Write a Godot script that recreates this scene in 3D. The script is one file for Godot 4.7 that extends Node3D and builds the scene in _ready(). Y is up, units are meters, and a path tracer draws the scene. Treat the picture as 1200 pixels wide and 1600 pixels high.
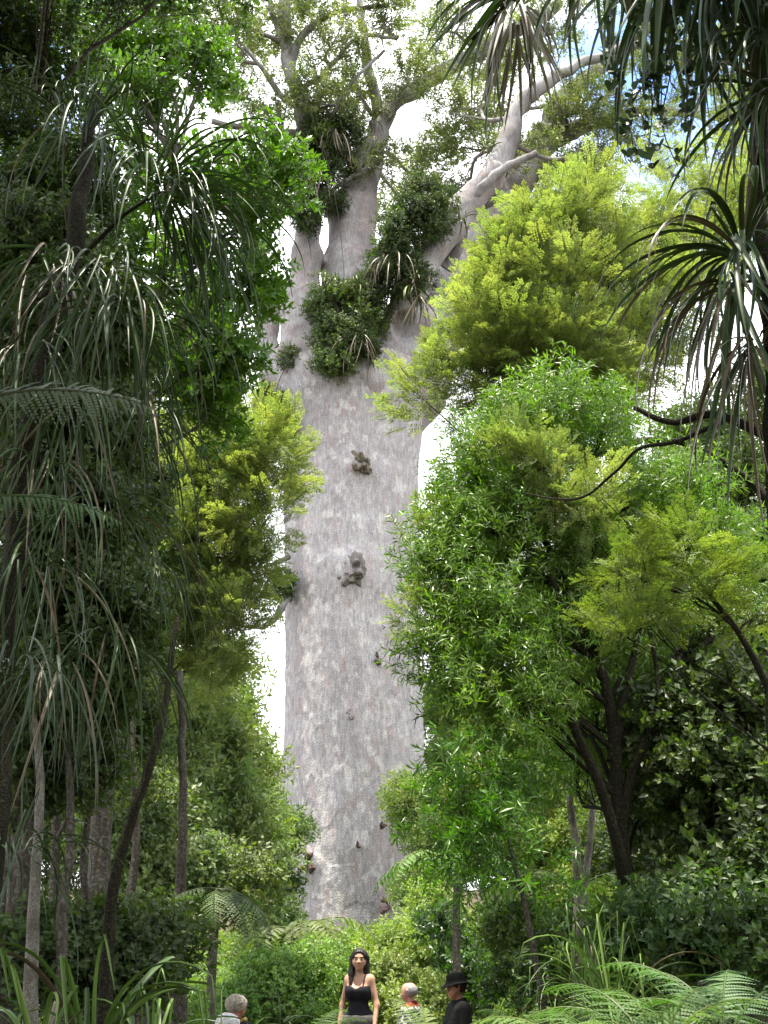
extends Node3D
# A giant old tree in a rainforest clearing, seen from a shaded track. Units are metres, the camera looks towards -Z.

var rng := RandomNumberGenerator.new()
var counts := {}
var M := {}
var sprays := {}
var straps := {}
var fronds := {}
var nz := FastNoiseLite.new()
var nz2 := FastNoiseLite.new()


class MB:
	var v := PackedVector3Array()
	var c := PackedColorArray()
	var i := PackedInt32Array()

	func add(p: Vector3, col: Color) -> int:
		v.append(p)
		c.append(col)
		return v.size() - 1

	func tri(a: int, b: int, d: int) -> void:
		i.append(a)
		i.append(b)
		i.append(d)

	func tri3(a: Vector3, b: Vector3, d: Vector3, col: Color) -> void:
		tri(add(a, col), add(b, col), add(d, col))

	func mesh(smooth: bool) -> ArrayMesh:
		var arr := []
		arr.resize(Mesh.ARRAY_MAX)
		arr[Mesh.ARRAY_VERTEX] = v
		arr[Mesh.ARRAY_COLOR] = c
		arr[Mesh.ARRAY_INDEX] = i
		if smooth:
			var n := PackedVector3Array()
			n.resize(v.size())
			for t in range(0, i.size(), 3):
				var a := i[t]
				var b := i[t + 1]
				var d := i[t + 2]
				var q := (v[d] - v[a]).cross(v[b] - v[a])
				n[a] += q
				n[b] += q
				n[d] += q
			for k in n.size():
				n[k] = n[k].normalized()
			arr[Mesh.ARRAY_NORMAL] = n
		var m := ArrayMesh.new()
		m.add_surface_from_arrays(Mesh.PRIMITIVE_TRIANGLES, arr)
		return m


# ------------------------------------------------------------------ names and tags
func numbered(called: String) -> String:
	if not counts.has(called):
		counts[called] = 0
		return called
	counts[called] += 1
	return "%s_%03d" % [called, counts[called]]


func thing(called: String, label: String, category: String, at := Vector3.ZERO, group := "") -> Node3D:
	var o := Node3D.new()
	o.name = numbered(called)
	add_child(o)
	o.position = at
	o.set_meta("label", label)
	o.set_meta("category", category)
	if group:
		o.set_meta("group", group)
	return o


func part(called: String, m: Mesh, mat: Material, parent: Node, at := Transform3D()) -> MeshInstance3D:
	var o := MeshInstance3D.new()
	o.name = called
	o.mesh = m
	o.material_override = mat
	parent.add_child(o, true)
	o.transform = at
	return o


func scatter(called: String, m: Mesh, mat: Material, parent: Node, where: Array, tints: Array) -> MultiMeshInstance3D:
	var mm := MultiMesh.new()
	mm.transform_format = MultiMesh.TRANSFORM_3D
	mm.use_colors = true
	mm.mesh = m
	mm.instance_count = where.size()
	for k in where.size():
		mm.set_instance_transform(k, where[k])
		mm.set_instance_color(k, tints[k])
	var o := MultiMeshInstance3D.new()
	o.name = called
	o.multimesh = mm
	o.material_override = mat
	o.set_meta("kind", "stuff")
	parent.add_child(o, true)
	return o


# ------------------------------------------------------------------ materials
func tile_noise(kind: int, freq: float, size: int, seed_: int, octaves := 4) -> PackedByteArray:
	var f := FastNoiseLite.new()
	f.noise_type = kind
	f.seed = seed_
	f.frequency = freq
	f.fractal_octaves = octaves
	if kind == FastNoiseLite.TYPE_CELLULAR:
		f.cellular_return_type = FastNoiseLite.RETURN_DISTANCE2_SUB
		f.fractal_type = FastNoiseLite.FRACTAL_NONE
	var im := f.get_seamless_image(size, size)
	im.convert(Image.FORMAT_L8)
	return im.get_data()


func bark(base: Color, dark: Color, pale: Color, fleck: Color, size: int, seed_: int, streak: float, scale_: float, relief: float) -> StandardMaterial3D:
	var a := tile_noise(FastNoiseLite.TYPE_SIMPLEX_SMOOTH, 0.006, size, seed_)
	var b := tile_noise(FastNoiseLite.TYPE_SIMPLEX_SMOOTH, 0.03, size, seed_ + 1)
	var f := tile_noise(FastNoiseLite.TYPE_CELLULAR, 0.045, size, seed_ + 2)
	var g := tile_noise(FastNoiseLite.TYPE_SIMPLEX_SMOOTH, 0.11, size, seed_ + 3, 2)
	var col := PackedByteArray()
	col.resize(size * size * 3)
	var hgt := PackedByteArray()
	hgt.resize(size * size)
	for y in size:
		for x in size:
			var k := y * size + x
			# the streaks: a map squeezed across, so that its grain runs up the stem
			var s: float = a[y * size + (x * 5) % size] / 255.0
			var p: float = a[k] / 255.0
			var q: float = g[k] / 255.0
			var ce: float = f[k] / 255.0
			var w := clampf((p - 0.5) * 0.9 + (s - 0.5) * streak * 2.0 + 0.5, 0.0, 1.0)
			var c := base.lerp(pale, w)
			c = c.lerp(dark, clampf((0.30 - ce) * 2.2, 0.0, 0.55) * clampf(q * 1.6, 0.0, 1.0))
			c = c.lerp(fleck, clampf((b[k] / 255.0 - 0.62) * 5.0, 0.0, 0.6))
			c = c.lerp(dark, clampf((q - 0.72) * 6.0, 0.0, 0.75))
			c = c.lerp(pale * 1.15, clampf((0.26 - q) * 6.0, 0.0, 0.8))
			c = c.linear_to_srgb()
			col[k * 3] = clampi(int(c.r * 255.0), 0, 255)
			col[k * 3 + 1] = clampi(int(c.g * 255.0), 0, 255)
			col[k * 3 + 2] = clampi(int(c.b * 255.0), 0, 255)
			hgt[k] = clampi(int((s * streak * 0.25 + minf(ce * 1.6, 0.6) * 0.5 + q * 0.35 + p * 0.2) * 190.0), 0, 255)
	var m := StandardMaterial3D.new()
	m.albedo_texture = ImageTexture.create_from_image(Image.create_from_data(size, size, false, Image.FORMAT_RGB8, col))
	m.heightmap_enabled = true
	m.heightmap_texture = ImageTexture.create_from_image(Image.create_from_data(size, size, false, Image.FORMAT_L8, hgt))
	m.heightmap_scale = relief
	m.uv1_triplanar = true
	m.uv1_world_triplanar = true
	m.uv1_triplanar_sharpness = 4.0
	m.uv1_scale = Vector3.ONE * scale_
	m.vertex_color_use_as_albedo = true
	m.roughness = 0.9
	m.metallic_specular = 0.25
	return m


func leafy(rough: float, spec: float, back: Color) -> StandardMaterial3D:
	var m := StandardMaterial3D.new()
	m.vertex_color_use_as_albedo = true
	m.roughness = rough
	m.metallic_specular = spec
	m.cull_mode = BaseMaterial3D.CULL_DISABLED
	m.backlight_enabled = true
	m.backlight = back
	return m


func plain(c: Color, rough := 0.8, spec := 0.4) -> StandardMaterial3D:
	var m := StandardMaterial3D.new()
	m.albedo_color = c.linear_to_srgb()
	m.roughness = rough
	m.metallic_specular = spec
	return m


func tinted(rough := 0.8, spec := 0.4) -> StandardMaterial3D:
	var m := plain(Color.WHITE, rough, spec)
	m.vertex_color_use_as_albedo = true
	return m


func make_materials() -> void:
	M.kauri = bark(Color(0.37, 0.355, 0.355), Color(0.165, 0.147, 0.14), Color(0.51, 0.498, 0.498), Color(0.42, 0.36, 0.335), 1024, 11, 0.9, 0.30, 2.0)
	M.bark = bark(Color(0.05, 0.041, 0.032), Color(0.018, 0.014, 0.011), Color(0.09, 0.08, 0.065), Color(0.15, 0.155, 0.13), 512, 31, 0.9, 1.3, 1.2)
	M.pale_bark = bark(Color(0.10, 0.092, 0.076), Color(0.035, 0.029, 0.023), Color(0.19, 0.18, 0.155), Color(0.09, 0.095, 0.045), 512, 51, 0.9, 1.6, 0.8)
	M.moss_bark = bark(Color(0.015, 0.013, 0.009), Color(0.007, 0.006, 0.004), Color(0.024, 0.021, 0.013), Color(0.05, 0.055, 0.02), 512, 71, 0.5, 2.0, 3.0)
	M.leaf = leafy(0.48, 0.5, Color(0.92, 1.0, 0.5))
	M.gloss = leafy(0.34, 0.5, Color(0.88, 1.0, 0.42))
	M.fine = leafy(0.6, 0.4, Color(0.98, 1.0, 0.62))
	M.strap = leafy(0.4, 0.3, Color(0.34, 0.42, 0.2))
	M.frond = leafy(0.5, 0.4, Color(0.8, 0.92, 0.45))
	var soil := bark(Color(0.05, 0.038, 0.026), Color(0.02, 0.015, 0.01), Color(0.09, 0.065, 0.04), Color(0.06, 0.075, 0.025), 512, 91, 0.0, 0.7, 4.0)
	M.soil = soil


# ------------------------------------------------------------------ shapes
func curve(pts: Array, n: int) -> PackedVector3Array:
	# a Catmull-Rom line through the points
	var out := PackedVector3Array()
	var last := pts.size() - 1
	for k in n + 1:
		var t := float(k) / n * last
		var j := mini(int(t), last - 1)
		var f := t - j
		var p0: Vector3 = pts[maxi(j - 1, 0)]
		var p1: Vector3 = pts[j]
		var p2: Vector3 = pts[j + 1]
		var p3: Vector3 = pts[mini(j + 2, last)]
		out.append(p1.cubic_interpolate(p2, p0, p3, f))
	return out


func tube(mb: MB, pts: PackedVector3Array, r0: float, r1: float, sides: int, col := Color.WHITE, rough := 0.0, flare := 0.0) -> void:
	var n := pts.size()
	var u := Vector3.RIGHT
	var first := mb.v.size()
	for k in n:
		var t := (pts[mini(k + 1, n - 1)] - pts[maxi(k - 1, 0)]).normalized()
		if k == 0:
			u = t.cross(Vector3.RIGHT if absf(t.x) < 0.8 else Vector3.UP).normalized()
		u = (u - t * u.dot(t)).normalized()
		var w := t.cross(u)
		var f := float(k) / (n - 1)
		var r := lerpf(r0, r1, f) + flare * pow(1.0 - f, 6.0)
		for s in sides:
			var a := TAU * s / sides
			var q := u * cos(a) + w * sin(a)
			var rr := r
			if rough > 0.0:
				rr *= 1.0 + rough * nz.get_noise_3dv((pts[k] + q * r) * 6.0) + rough * 0.8 * nz.get_noise_3dv(pts[k] * 1.5 + q * 3.0)
			mb.add(pts[k] + q * rr, col)
	for k in n - 1:
		for s in sides:
			var a := first + k * sides + s
			var b := first + k * sides + (s + 1) % sides
			mb.tri(a, a + sides, b)
			mb.tri(b, a + sides, b + sides)
	var tip := mb.add(pts[n - 1], col)
	for s in sides:
		mb.tri(first + (n - 1) * sides + s, tip, first + (n - 1) * sides + (s + 1) % sides)


func leaf(mb: MB, b: Vector3, d: Vector3, up: Vector3, ln: float, wd: float, col: Color, bend := 0.15, full := true) -> void:
	var side := d.cross(up).normalized() * wd * 0.5
	var nn := side.cross(d).normalized()
	if not full:
		var tip0 := b + d * ln - nn * ln * bend
		var mid0 := b + d * ln * 0.45
		var k0 := mb.add(b, col)
		var k1 := mb.add(mid0 - side, col)
		var k2 := mb.add(tip0, col)
		var k3 := mb.add(mid0 + side, col)
		mb.tri(k0, k1, k2)
		mb.tri(k0, k2, k3)
		return
	var mid := b + d * ln * 0.45 - nn * wd * 0.12
	var tip := b + d * ln - nn * ln * bend
	var ib := mb.add(b, col)
	var im := mb.add(mid, col * 1.08)
	var il := mb.add(mid - side + nn * wd * 0.12, col)
	var ir := mb.add(mid + side + nn * wd * 0.12, col)
	var it := mb.add(tip, col)
	mb.tri(ib, il, im)
	mb.tri(ib, im, ir)
	mb.tri(il, it, im)
	mb.tri(im, it, ir)


func vary(base: Color, amount: float) -> Color:
	var k := 1.0 + rng.randf_range(-amount, amount)
	return Color(base.r * k * (1.0 + rng.randf_range(-0.5, 0.5) * amount), base.g * k, base.b * k * (1.0 + rng.randf_range(-0.5, 0.5) * amount))


func any_dir() -> Vector3:
	return Vector3(rng.randfn(), rng.randfn(), rng.randfn()).normalized()


func make_sprays() -> void:
	# each kind: a twig along +Y with its leaves, about one unit long
	var wood := Color(0.55, 0.36, 0.5)
	for kind in ["broad", "willow", "fine", "round", "far"]:
		sprays[kind] = []
		for variant in 3:
			rng.seed = hash(kind) + variant
			var mb := MB.new()
			if kind == "broad":
				var line := curve([Vector3.ZERO, Vector3(0.03, 0.3, 0.05), Vector3(-0.04, 0.62, 0.02)], 4)
				tube(mb, line, 0.012, 0.006, 3, wood)
				for k in 15:
					var t := 0.15 + 0.85 * k / 14.0
					var b: Vector3 = line[int(t * 4.0)]
					var a := k * 2.4 + rng.randf() * 0.6
					var d := Vector3(cos(a), 0.35 + 0.7 * t + rng.randf() * 0.3, sin(a)).normalized()
					leaf(mb, b, d, (Vector3.UP + any_dir() * 0.5).normalized(), rng.randf_range(0.24, 0.36), rng.randf_range(0.10, 0.15), vary(Color.WHITE, 0.22), 0.2)
			elif kind == "willow":
				var line := curve([Vector3.ZERO, Vector3(0.06, 0.35, 0.03), Vector3(-0.03, 0.85, 0.06)], 5)
				tube(mb, line, 0.013, 0.005, 3, wood)
				for k in 17:
					if rng.randf() < 0.12:
						continue
					var t := 0.12 + 0.88 * k / 16.0
					var b: Vector3 = line[int(t * 5.0)].lerp(line[mini(int(t * 5.0) + 1, 5)], fposmod(t * 5.0, 1.0))
					var a := k * 2.4 + rng.randf() * 1.2
					var d := Vector3(cos(a) * rng.randf_range(0.5, 1.0), rng.randf_range(0.1, 1.0), sin(a) * rng.randf_range(0.5, 1.0)).normalized()
					leaf(mb, b, d, (Vector3.UP + any_dir() * 0.8).normalized(), rng.randf_range(0.22, 0.55), rng.randf_range(0.045, 0.085), vary(Color.WHITE, 0.28) if rng.randf() > 0.04 else Color(2.2, 1.3, 0.8), rng.randf_range(0.05, 0.35))
			elif kind == "fine":
				var line := curve([Vector3.ZERO, Vector3(0.02, 0.5, 0.03), Vector3(-0.02, 1.0, -0.06)], 5)
				tube(mb, line, 0.012, 0.004, 3, wood)
				for k in 16:
					var t := 0.12 + 0.85 * k / 15.0
					var b: Vector3 = line[int(t * 5.0)].lerp(line[mini(int(t * 5.0) + 1, 5)], fposmod(t * 5.0, 1.0))
					var sd := 1.0 if k % 2 == 0 else -1.0
					var d := Vector3(sd * 0.9, 0.75 + rng.randf() * 0.3, rng.randf_range(-0.35, 0.35)).normalized()
					var ln := 0.42 * (1.0 - 0.6 * t) + 0.08
					for q in 6:
						var s2 := 1.0 if q % 2 == 0 else -1.0
						var p := b + d * ln * (0.2 + 0.8 * q / 5.0)
						var e := (d + Vector3(-d.y, d.x, 0.0) * s2 * 0.8 + any_dir() * 0.3).normalized()
						leaf(mb, p, e, Vector3(0, 0, 1) + any_dir() * 0.5, rng.randf_range(0.10, 0.16), rng.randf_range(0.045, 0.07), vary(Color.WHITE, 0.2), 0.1, false)
			elif kind == "round":
				for w in 5:
					var d0 := (Vector3.UP * 1.1 + any_dir() * 0.9).normalized()
					var line := curve([Vector3.ZERO, d0 * 0.3, d0 * 0.6 + any_dir() * 0.08], 3)
					tube(mb, line, 0.010, 0.004, 3, wood)
					for k in 8:
						var t := 0.3 + 0.7 * k / 7.0
						var d := (d0 * 0.5 + any_dir()).normalized()
						leaf(mb, d0 * 0.6 * t, d, (Vector3.UP + any_dir() * 0.7).normalized(), rng.randf_range(0.13, 0.21), rng.randf_range(0.075, 0.11), vary(Color.WHITE, 0.24), 0.2)
			else:
				for w in 7:
					var d0 := (Vector3.UP * 0.8 + any_dir()).normalized()
					for k in 9:
						var t := 0.25 + 0.75 * k / 8.0
						var d := (d0 * 0.6 + any_dir()).normalized()
						leaf(mb, d0 * 0.75 * t + any_dir() * 0.04, d, (Vector3.UP + any_dir() * 0.7).normalized(), rng.randf_range(0.13, 0.22), rng.randf_range(0.05, 0.08), vary(Color.WHITE, 0.25), 0.2, false)
			sprays[kind].append(mb.mesh(false))


func spray_mat(kind: String) -> Material:
	return {"broad": M.gloss, "willow": M.gloss, "fine": M.fine, "round": M.leaf, "far": M.leaf}[kind]


func sprig(p: Vector3, d: Vector3, size: float) -> Transform3D:
	# a spray at p that grows along d, its flat side about upwards
	var z := Vector3.UP + any_dir() * 0.55
	z = (z - d * z.dot(d)).normalized()
	var x := d.cross(z)
	return Transform3D(Basis(x * size, d * size, z * size), p)


# A tree, shrub or hanging growth. lobes: [centre, radii, clumps]; woody parts run from the trunk line to every clump of leaves.
func grow(called: String, label: String, category: String, s: Dictionary) -> Node3D:
	rng.seed = hash(label) % 100000 + int(s.get("seed", 0))
	var line: Array = s.trunk.duplicate()
	if line.size() > 1 and line[0].y > ground_y(line[0].x, line[0].z):
		line.insert(0, Vector3(line[0].x, ground_y(line[0].x, line[0].z) - 0.05, line[0].z))
	var base: Vector3 = line[0]
	var root := thing(called, label, category, base, s.get("group", ""))
	var path := PackedVector3Array()
	var bark_m: Material = s.get("bark", M.bark)
	var r0: float = s.get("r0", 0.1)
	var r1: float = s.get("r1", r0 * 0.35)
	if line.size() > 1:
		path = curve(line, 14)
		for k in path.size():
			path[k] -= base
		for k in range(1, path.size()):
			path[k] += any_dir() * r0 * 0.25
		var mb := MB.new()
		tube(mb, path, r0, r1, 10, Color.WHITE, 0.22, r0 * 0.7)
		part("trunk", mb.mesh(true), bark_m, root)
	else:
		path.append(Vector3.ZERO)
	var where := [[], [], []]
	var tints := [[], [], []]
	var size: float = s.get("size", 0.35)
	var per: int = s.get("per", 14)
	var rc: float = s.get("rc", 0.4)
	var tint: Color = s.get("tint", Color(0.07, 0.12, 0.03))
	var tint2: Color = s.get("tint2", tint * 1.5)
	var lift: float = s.get("lift", 0.35)
	var limb_r: float = s.get("limb", r0 * 0.4)
	for lobe in s.lobes:
		var c: Vector3 = lobe[0] - base
		var r: Vector3 = lobe[1]
		r = Vector3(maxf(r.x - rc * 0.75, r.x * 0.35), maxf(r.y - rc * 0.6, r.y * 0.35), r.z)
		# where the limb leaves the trunk: below the lobe
		var from := path[0]
		var best := 1e9
		for k in path.size():
			var p := path[k]
			var rise := c.y - p.y
			var away := Vector2(c.x - p.x, c.z - p.z).length()
			var cost := absf(rise - away * 0.7) + away * 0.3
			if cost < best:
				best = cost
				from = p
		var mbl := MB.new()
		var limb := curve([from, from.lerp(c, 0.35) + Vector3.UP * 0.06 * from.distance_to(c) + any_dir() * 0.04 * from.distance_to(c), from.lerp(c, 0.7) + any_dir() * 0.05 * from.distance_to(c), c], 8)
		if limb_r > 0.0:
			tube(mbl, limb, limb_r, limb_r * 0.3, 6, Color.WHITE, 0.2)
		for q in int(lobe[2]):
			var d := any_dir()
			var e := d * pow(rng.randf(), 0.42)
			var p := c + e * r
			var k0: Vector3 = limb[rng.randi_range(3, 8)]
			if limb_r > 0.0:
				tube(mbl, curve([k0, k0.lerp(p, 0.5) + any_dir() * 0.12 * k0.distance_to(p), p], 4), maxf(limb_r * 0.22, 0.005), maxf(limb_r * 0.07, 0.003), 3)
			var shade := tint.lerp(tint2, clampf(rng.randfn(0.4, 0.35), 0.0, 1.0))
			for j in per:
				var off := any_dir() * rc * pow(rng.randf(), 0.5)
				off.y *= s.get("flat", 0.7)
				var grow_dir := (off / rc + d * 0.5 + Vector3.UP * lift + any_dir() * 0.35).normalized()
				var variant := rng.randi() % 3
				where[variant].append(sprig(p + off, grow_dir, size * rng.randf_range(0.7, 1.25)))
				tints[variant].append(vary(shade, 0.18))
		if mbl.v.size():
			part("limb", mbl.mesh(true), bark_m, root)
	for k in 3:
		if where[k].size():
			scatter("crown" if category == "tree" else "foliage", sprays[s.spray][k], s.get("mat", spray_mat(s.spray)), root, where[k], tints[k])
	return root


# ------------------------------------------------------------------ strap leaves, grass and ferns
func make_straps() -> void:
	# [angle above the level at the root, at the tip, where the bend sits]
	var kinds := {"up": [[80, -20, 1.6], [72, -70, 1.5], [66, -85, 1.2], [84, 30, 2.0]], "arch": [[50, -80, 1.0], [38, -84, 0.9], [58, -86, 0.8], [30, -78, 1.2]], "hang": [[5, -86, 0.55], [-20, -88, 0.6], [20, -87, 0.45], [-45, -90, 0.8]], "limp": [[-60, -90, 0.5], [-75, -88, 0.7], [-50, -92, 0.4], [10, -90, 0.3]]}
	for kind in kinds:
		straps[kind] = []
		for s in kinds[kind]:
			rng.seed = int(s[0] * 7 + s[1])
			var mb := MB.new()
			var p := Vector3.ZERO
			var n := 13
			var prev := []
			var sway := rng.randf_range(-0.5, 0.5)
			var kink: int = rng.randi_range(6, 11) if kind == "up" else 99
			for k in n + 1:
				var t := float(k) / n
				var e := deg_to_rad(lerpf(s[0], s[1], pow(t, s[2])))
				if k >= kink:
					e = deg_to_rad(-82.0)
				var yaw := sway * t * t
				var d := Vector3(cos(e) * cos(yaw), sin(e), cos(e) * sin(yaw))
				var side := Vector3(-sin(yaw), 0.0, cos(yaw))
				var w := 0.5 * minf(1.0, 0.55 + t * 2.0) * pow(1.0 - pow(t, 2.4), 0.8) + 0.004
				var nn := side.cross(d).normalized()
				var row := [mb.add(p - side * w * 0.035 + nn * w * 0.022, Color.WHITE), mb.add(p, Color(0.9, 0.9, 0.9)), mb.add(p + side * w * 0.035 + nn * w * 0.022, Color.WHITE)]
				if k > 0:
					for j in 2:
						mb.tri(prev[j], prev[j + 1], row[j])
						mb.tri(prev[j + 1], row[j + 1], row[j])
				prev = row
				p += d / n
			straps[kind].append(mb.mesh(true))


var strap_mats := {}
func strap_mat(c: Color) -> Material:
	var key := "%.2f %.2f %.2f" % [c.r, c.g, c.b]
	if not strap_mats.has(key):
		var m: StandardMaterial3D = M.strap.duplicate()
		m.albedo_color = c.linear_to_srgb()
		strap_mats[key] = m
	return strap_mats[key]


# kinds: {"arch": 12, ...} how many leaves of each habit; wide: how wide against the length
func strap_plant(called: String, label: String, category: String, at: Vector3, kinds: Dictionary, ln: float, s := {}) -> Node3D:
	rng.seed = hash(label) % 100000 + int(absf(at.x) * 31.0 + absf(at.y) * 77.0)
	var root := thing(called, label, category, at, s.get("group", ""))
	var greens: Array = s.get("tints", [Color(0.034, 0.062, 0.022), Color(0.044, 0.078, 0.027), Color(0.03, 0.052, 0.018), Color(0.062, 0.095, 0.038)])
	var dead: float = s.get("dead", 0.08)
	var fan: float = s.get("fan", PI)
	var face: float = s.get("face", 0.0)
	var wide: float = s.get("wide", 1.0)
	for kind in kinds:
		for k in int(kinds[kind]):
			var m: Mesh = straps[kind][rng.randi() % 4]
			var a := face + rng.randf_range(-fan, fan)
			var l := ln * rng.randf_range(0.62, 1.12)
			var b := Basis(Vector3.UP, a) * Basis(Vector3(1, 0, 0), rng.randf_range(-0.35, 0.35)) * Basis(Vector3(0, 0, 1), rng.randf_range(-0.14, 0.14))
			b = b * Basis.from_scale(Vector3(l, l, l * wide))
			var c: Color = greens[rng.randi() % greens.size()]
			if rng.randf() < dead:
				c = [Color(0.10, 0.075, 0.045), Color(0.07, 0.052, 0.032), Color(0.15, 0.125, 0.085)][rng.randi() % 3]
			var jit := Vector3(cos(a), rng.randf_range(-0.5, 0.6), -sin(a)) * 0.05 * ln * float(s.get("jit", 1.0))
			part("leaf", m, strap_mat(c), root, Transform3D(b, jit))
	if s.get("stem", 0.0) > 0.0:
		var mb := MB.new()
		var sl: float = s.stem
		tube(mb, curve([Vector3(-0.05, -sl, 0.02), Vector3(0.03, -sl * 0.5, -0.02), Vector3(0, 0.05, 0)], 8), 0.03 * ln + 0.01, 0.04 * ln, 7, Color.WHITE, 0.3)
		part("stem", mb.mesh(true), M.bark, root)
	return root


func make_fronds() -> void:
	# name: [start angle, end angle, pairs of pinnae, lobes along a pinna, width against length]
	var kinds := {"near": [60, -25, 28, 11, 0.46], "level": [18, -34, 30, 11, 0.42], "rise": [76, 15, 26, 10, 0.46], "far": [58, -35, 18, 0, 0.44], "flop": [35, -70, 20, 0, 0.40], "hang": [-5, -75, 20, 5, 0.42]}
	for kind in kinds:
		fronds[kind] = []
		for variant in 2:
			rng.seed = hash(kind) + variant
			var s: Array = kinds[kind]
			var mb := MB.new()
			var pairs: int = s[2]
			var p := Vector3.ZERO
			var line := PackedVector3Array([p])
			var sway := rng.randf_range(-0.35, 0.35)
			for k in pairs:
				var t := (k + 0.5) / pairs
				var e := deg_to_rad(lerpf(s[0], s[1], pow(t, 1.2)) + rng.randf_range(-2.5, 2.5))
				var yaw := sway * t
				var d := Vector3(cos(e) * cos(yaw), sin(e), cos(e) * sin(yaw))
				p += d / pairs
				line.append(p)
				var side := Vector3(-sin(yaw), 0, cos(yaw))
				var up := side.cross(d).normalized()
				if t < 0.14:
					continue
				var u := (t - 0.14) / 0.86
				var pl: float = s[4] * 0.5 * pow(sin(PI * (0.18 + 0.82 * pow(u, 0.8))), 0.75) + 0.01
				var full := pl
				for sd in [-1.0, 1.0]:
					pl = full * rng.randf_range(0.8, 1.08)
					if rng.randf() < 0.03:
						pl *= 0.5
					var pd: Vector3 = (side * sd + d * rng.randf_range(0.28, 0.6) - up * rng.randf_range(0.05, 0.4)).normalized()
					var col := vary(Color.WHITE, 0.12)
					var pw := 0.46 / pairs
					if s[3] == 0:
						leaf(mb, p, pd, up, pl, pw * 1.7, col, 0.2)
						continue
					var n: int = s[3]
					var pn := up
					for j in n:
						var f := (j + 0.3) / n
						var b: Vector3 = p + pd * pl * f - up * pl * 0.22 * f * f
						var w := pw * 0.9 * pow(1.0 - f * 0.92, 0.7)
						var cross := pd.cross(pn).normalized()
						var step := pd * pl / n * 1.02
						for s2 in [-1.0, 1.0]:
							var q1: Vector3 = b + cross * s2 * w * 0.8 + step * 0.2 - up * w * 0.15
							var q2: Vector3 = b + cross * s2 * w + step * 0.85 - up * w * 0.2
							mb.tri3(b, q1, q2, col)
							mb.tri3(b, q2, b + step, col)
			tube(mb, line, 0.010, 0.003, 4, Color(0.9, 0.75, 0.5))
			fronds[kind].append(mb.mesh(false))


var frond_mats := {}
func frond_mat(c: Color) -> Material:
	var key := "%.2f %.2f %.2f" % [c.r, c.g, c.b]
	if not frond_mats.has(key):
		var m: StandardMaterial3D = M.frond.duplicate()
		m.albedo_color = c.linear_to_srgb()
		frond_mats[key] = m
	return frond_mats[key]


# dirs: how many fronds, or a list of headings (degrees round y, 0 = +x, 90 = away from the viewer)
func fern(label: String, at: Vector3, kind: String, dirs: Variant, ln: float, tints: Array, s := {}) -> Node3D:
	rng.seed = hash(label) % 100000 + int(absf(at.x) * 31.0 + absf(at.z) * 77.0)
	var root := thing(s.get("name", "fern"), label, s.get("category", "fern"), at, s.get("group", ""))
	var list := []
	if dirs is Array:
		list = dirs
	else:
		for k in int(dirs):
			list.append(360.0 * k / int(dirs) + rng.randf_range(-22, 22))
	for a in list:
		var l := ln * rng.randf_range(0.82, 1.12)
		var b := Basis(Vector3.UP, deg_to_rad(a)) * Basis(Vector3(1, 0, 0), rng.randf_range(-0.2, 0.2) + float(s.get("roll", 0.0))) * Basis(Vector3(0, 0, 1), rng.randf_range(-0.16, 0.16))
		part("frond", fronds[kind][rng.randi() % 2], frond_mat(tints[rng.randi() % tints.size()]), root, Transform3D(b.scaled_local(Vector3(l, l, l)), Vector3(0, 0.02, 0)))
	var stem: float = s.get("stem", 0.0)
	if stem > 0.0:
		var mb := MB.new()
		tube(mb, curve([Vector3(0.08, -stem, 0.03), Vector3(-0.04, -stem * 0.5, 0), Vector3(0, 0.06, 0)], 10), s.get("sr", 0.07), s.get("sr", 0.07) * 0.8, 8, Color.WHITE, 0.35)
		part("trunk", mb.mesh(true), M.bark, root)
	return root


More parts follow.
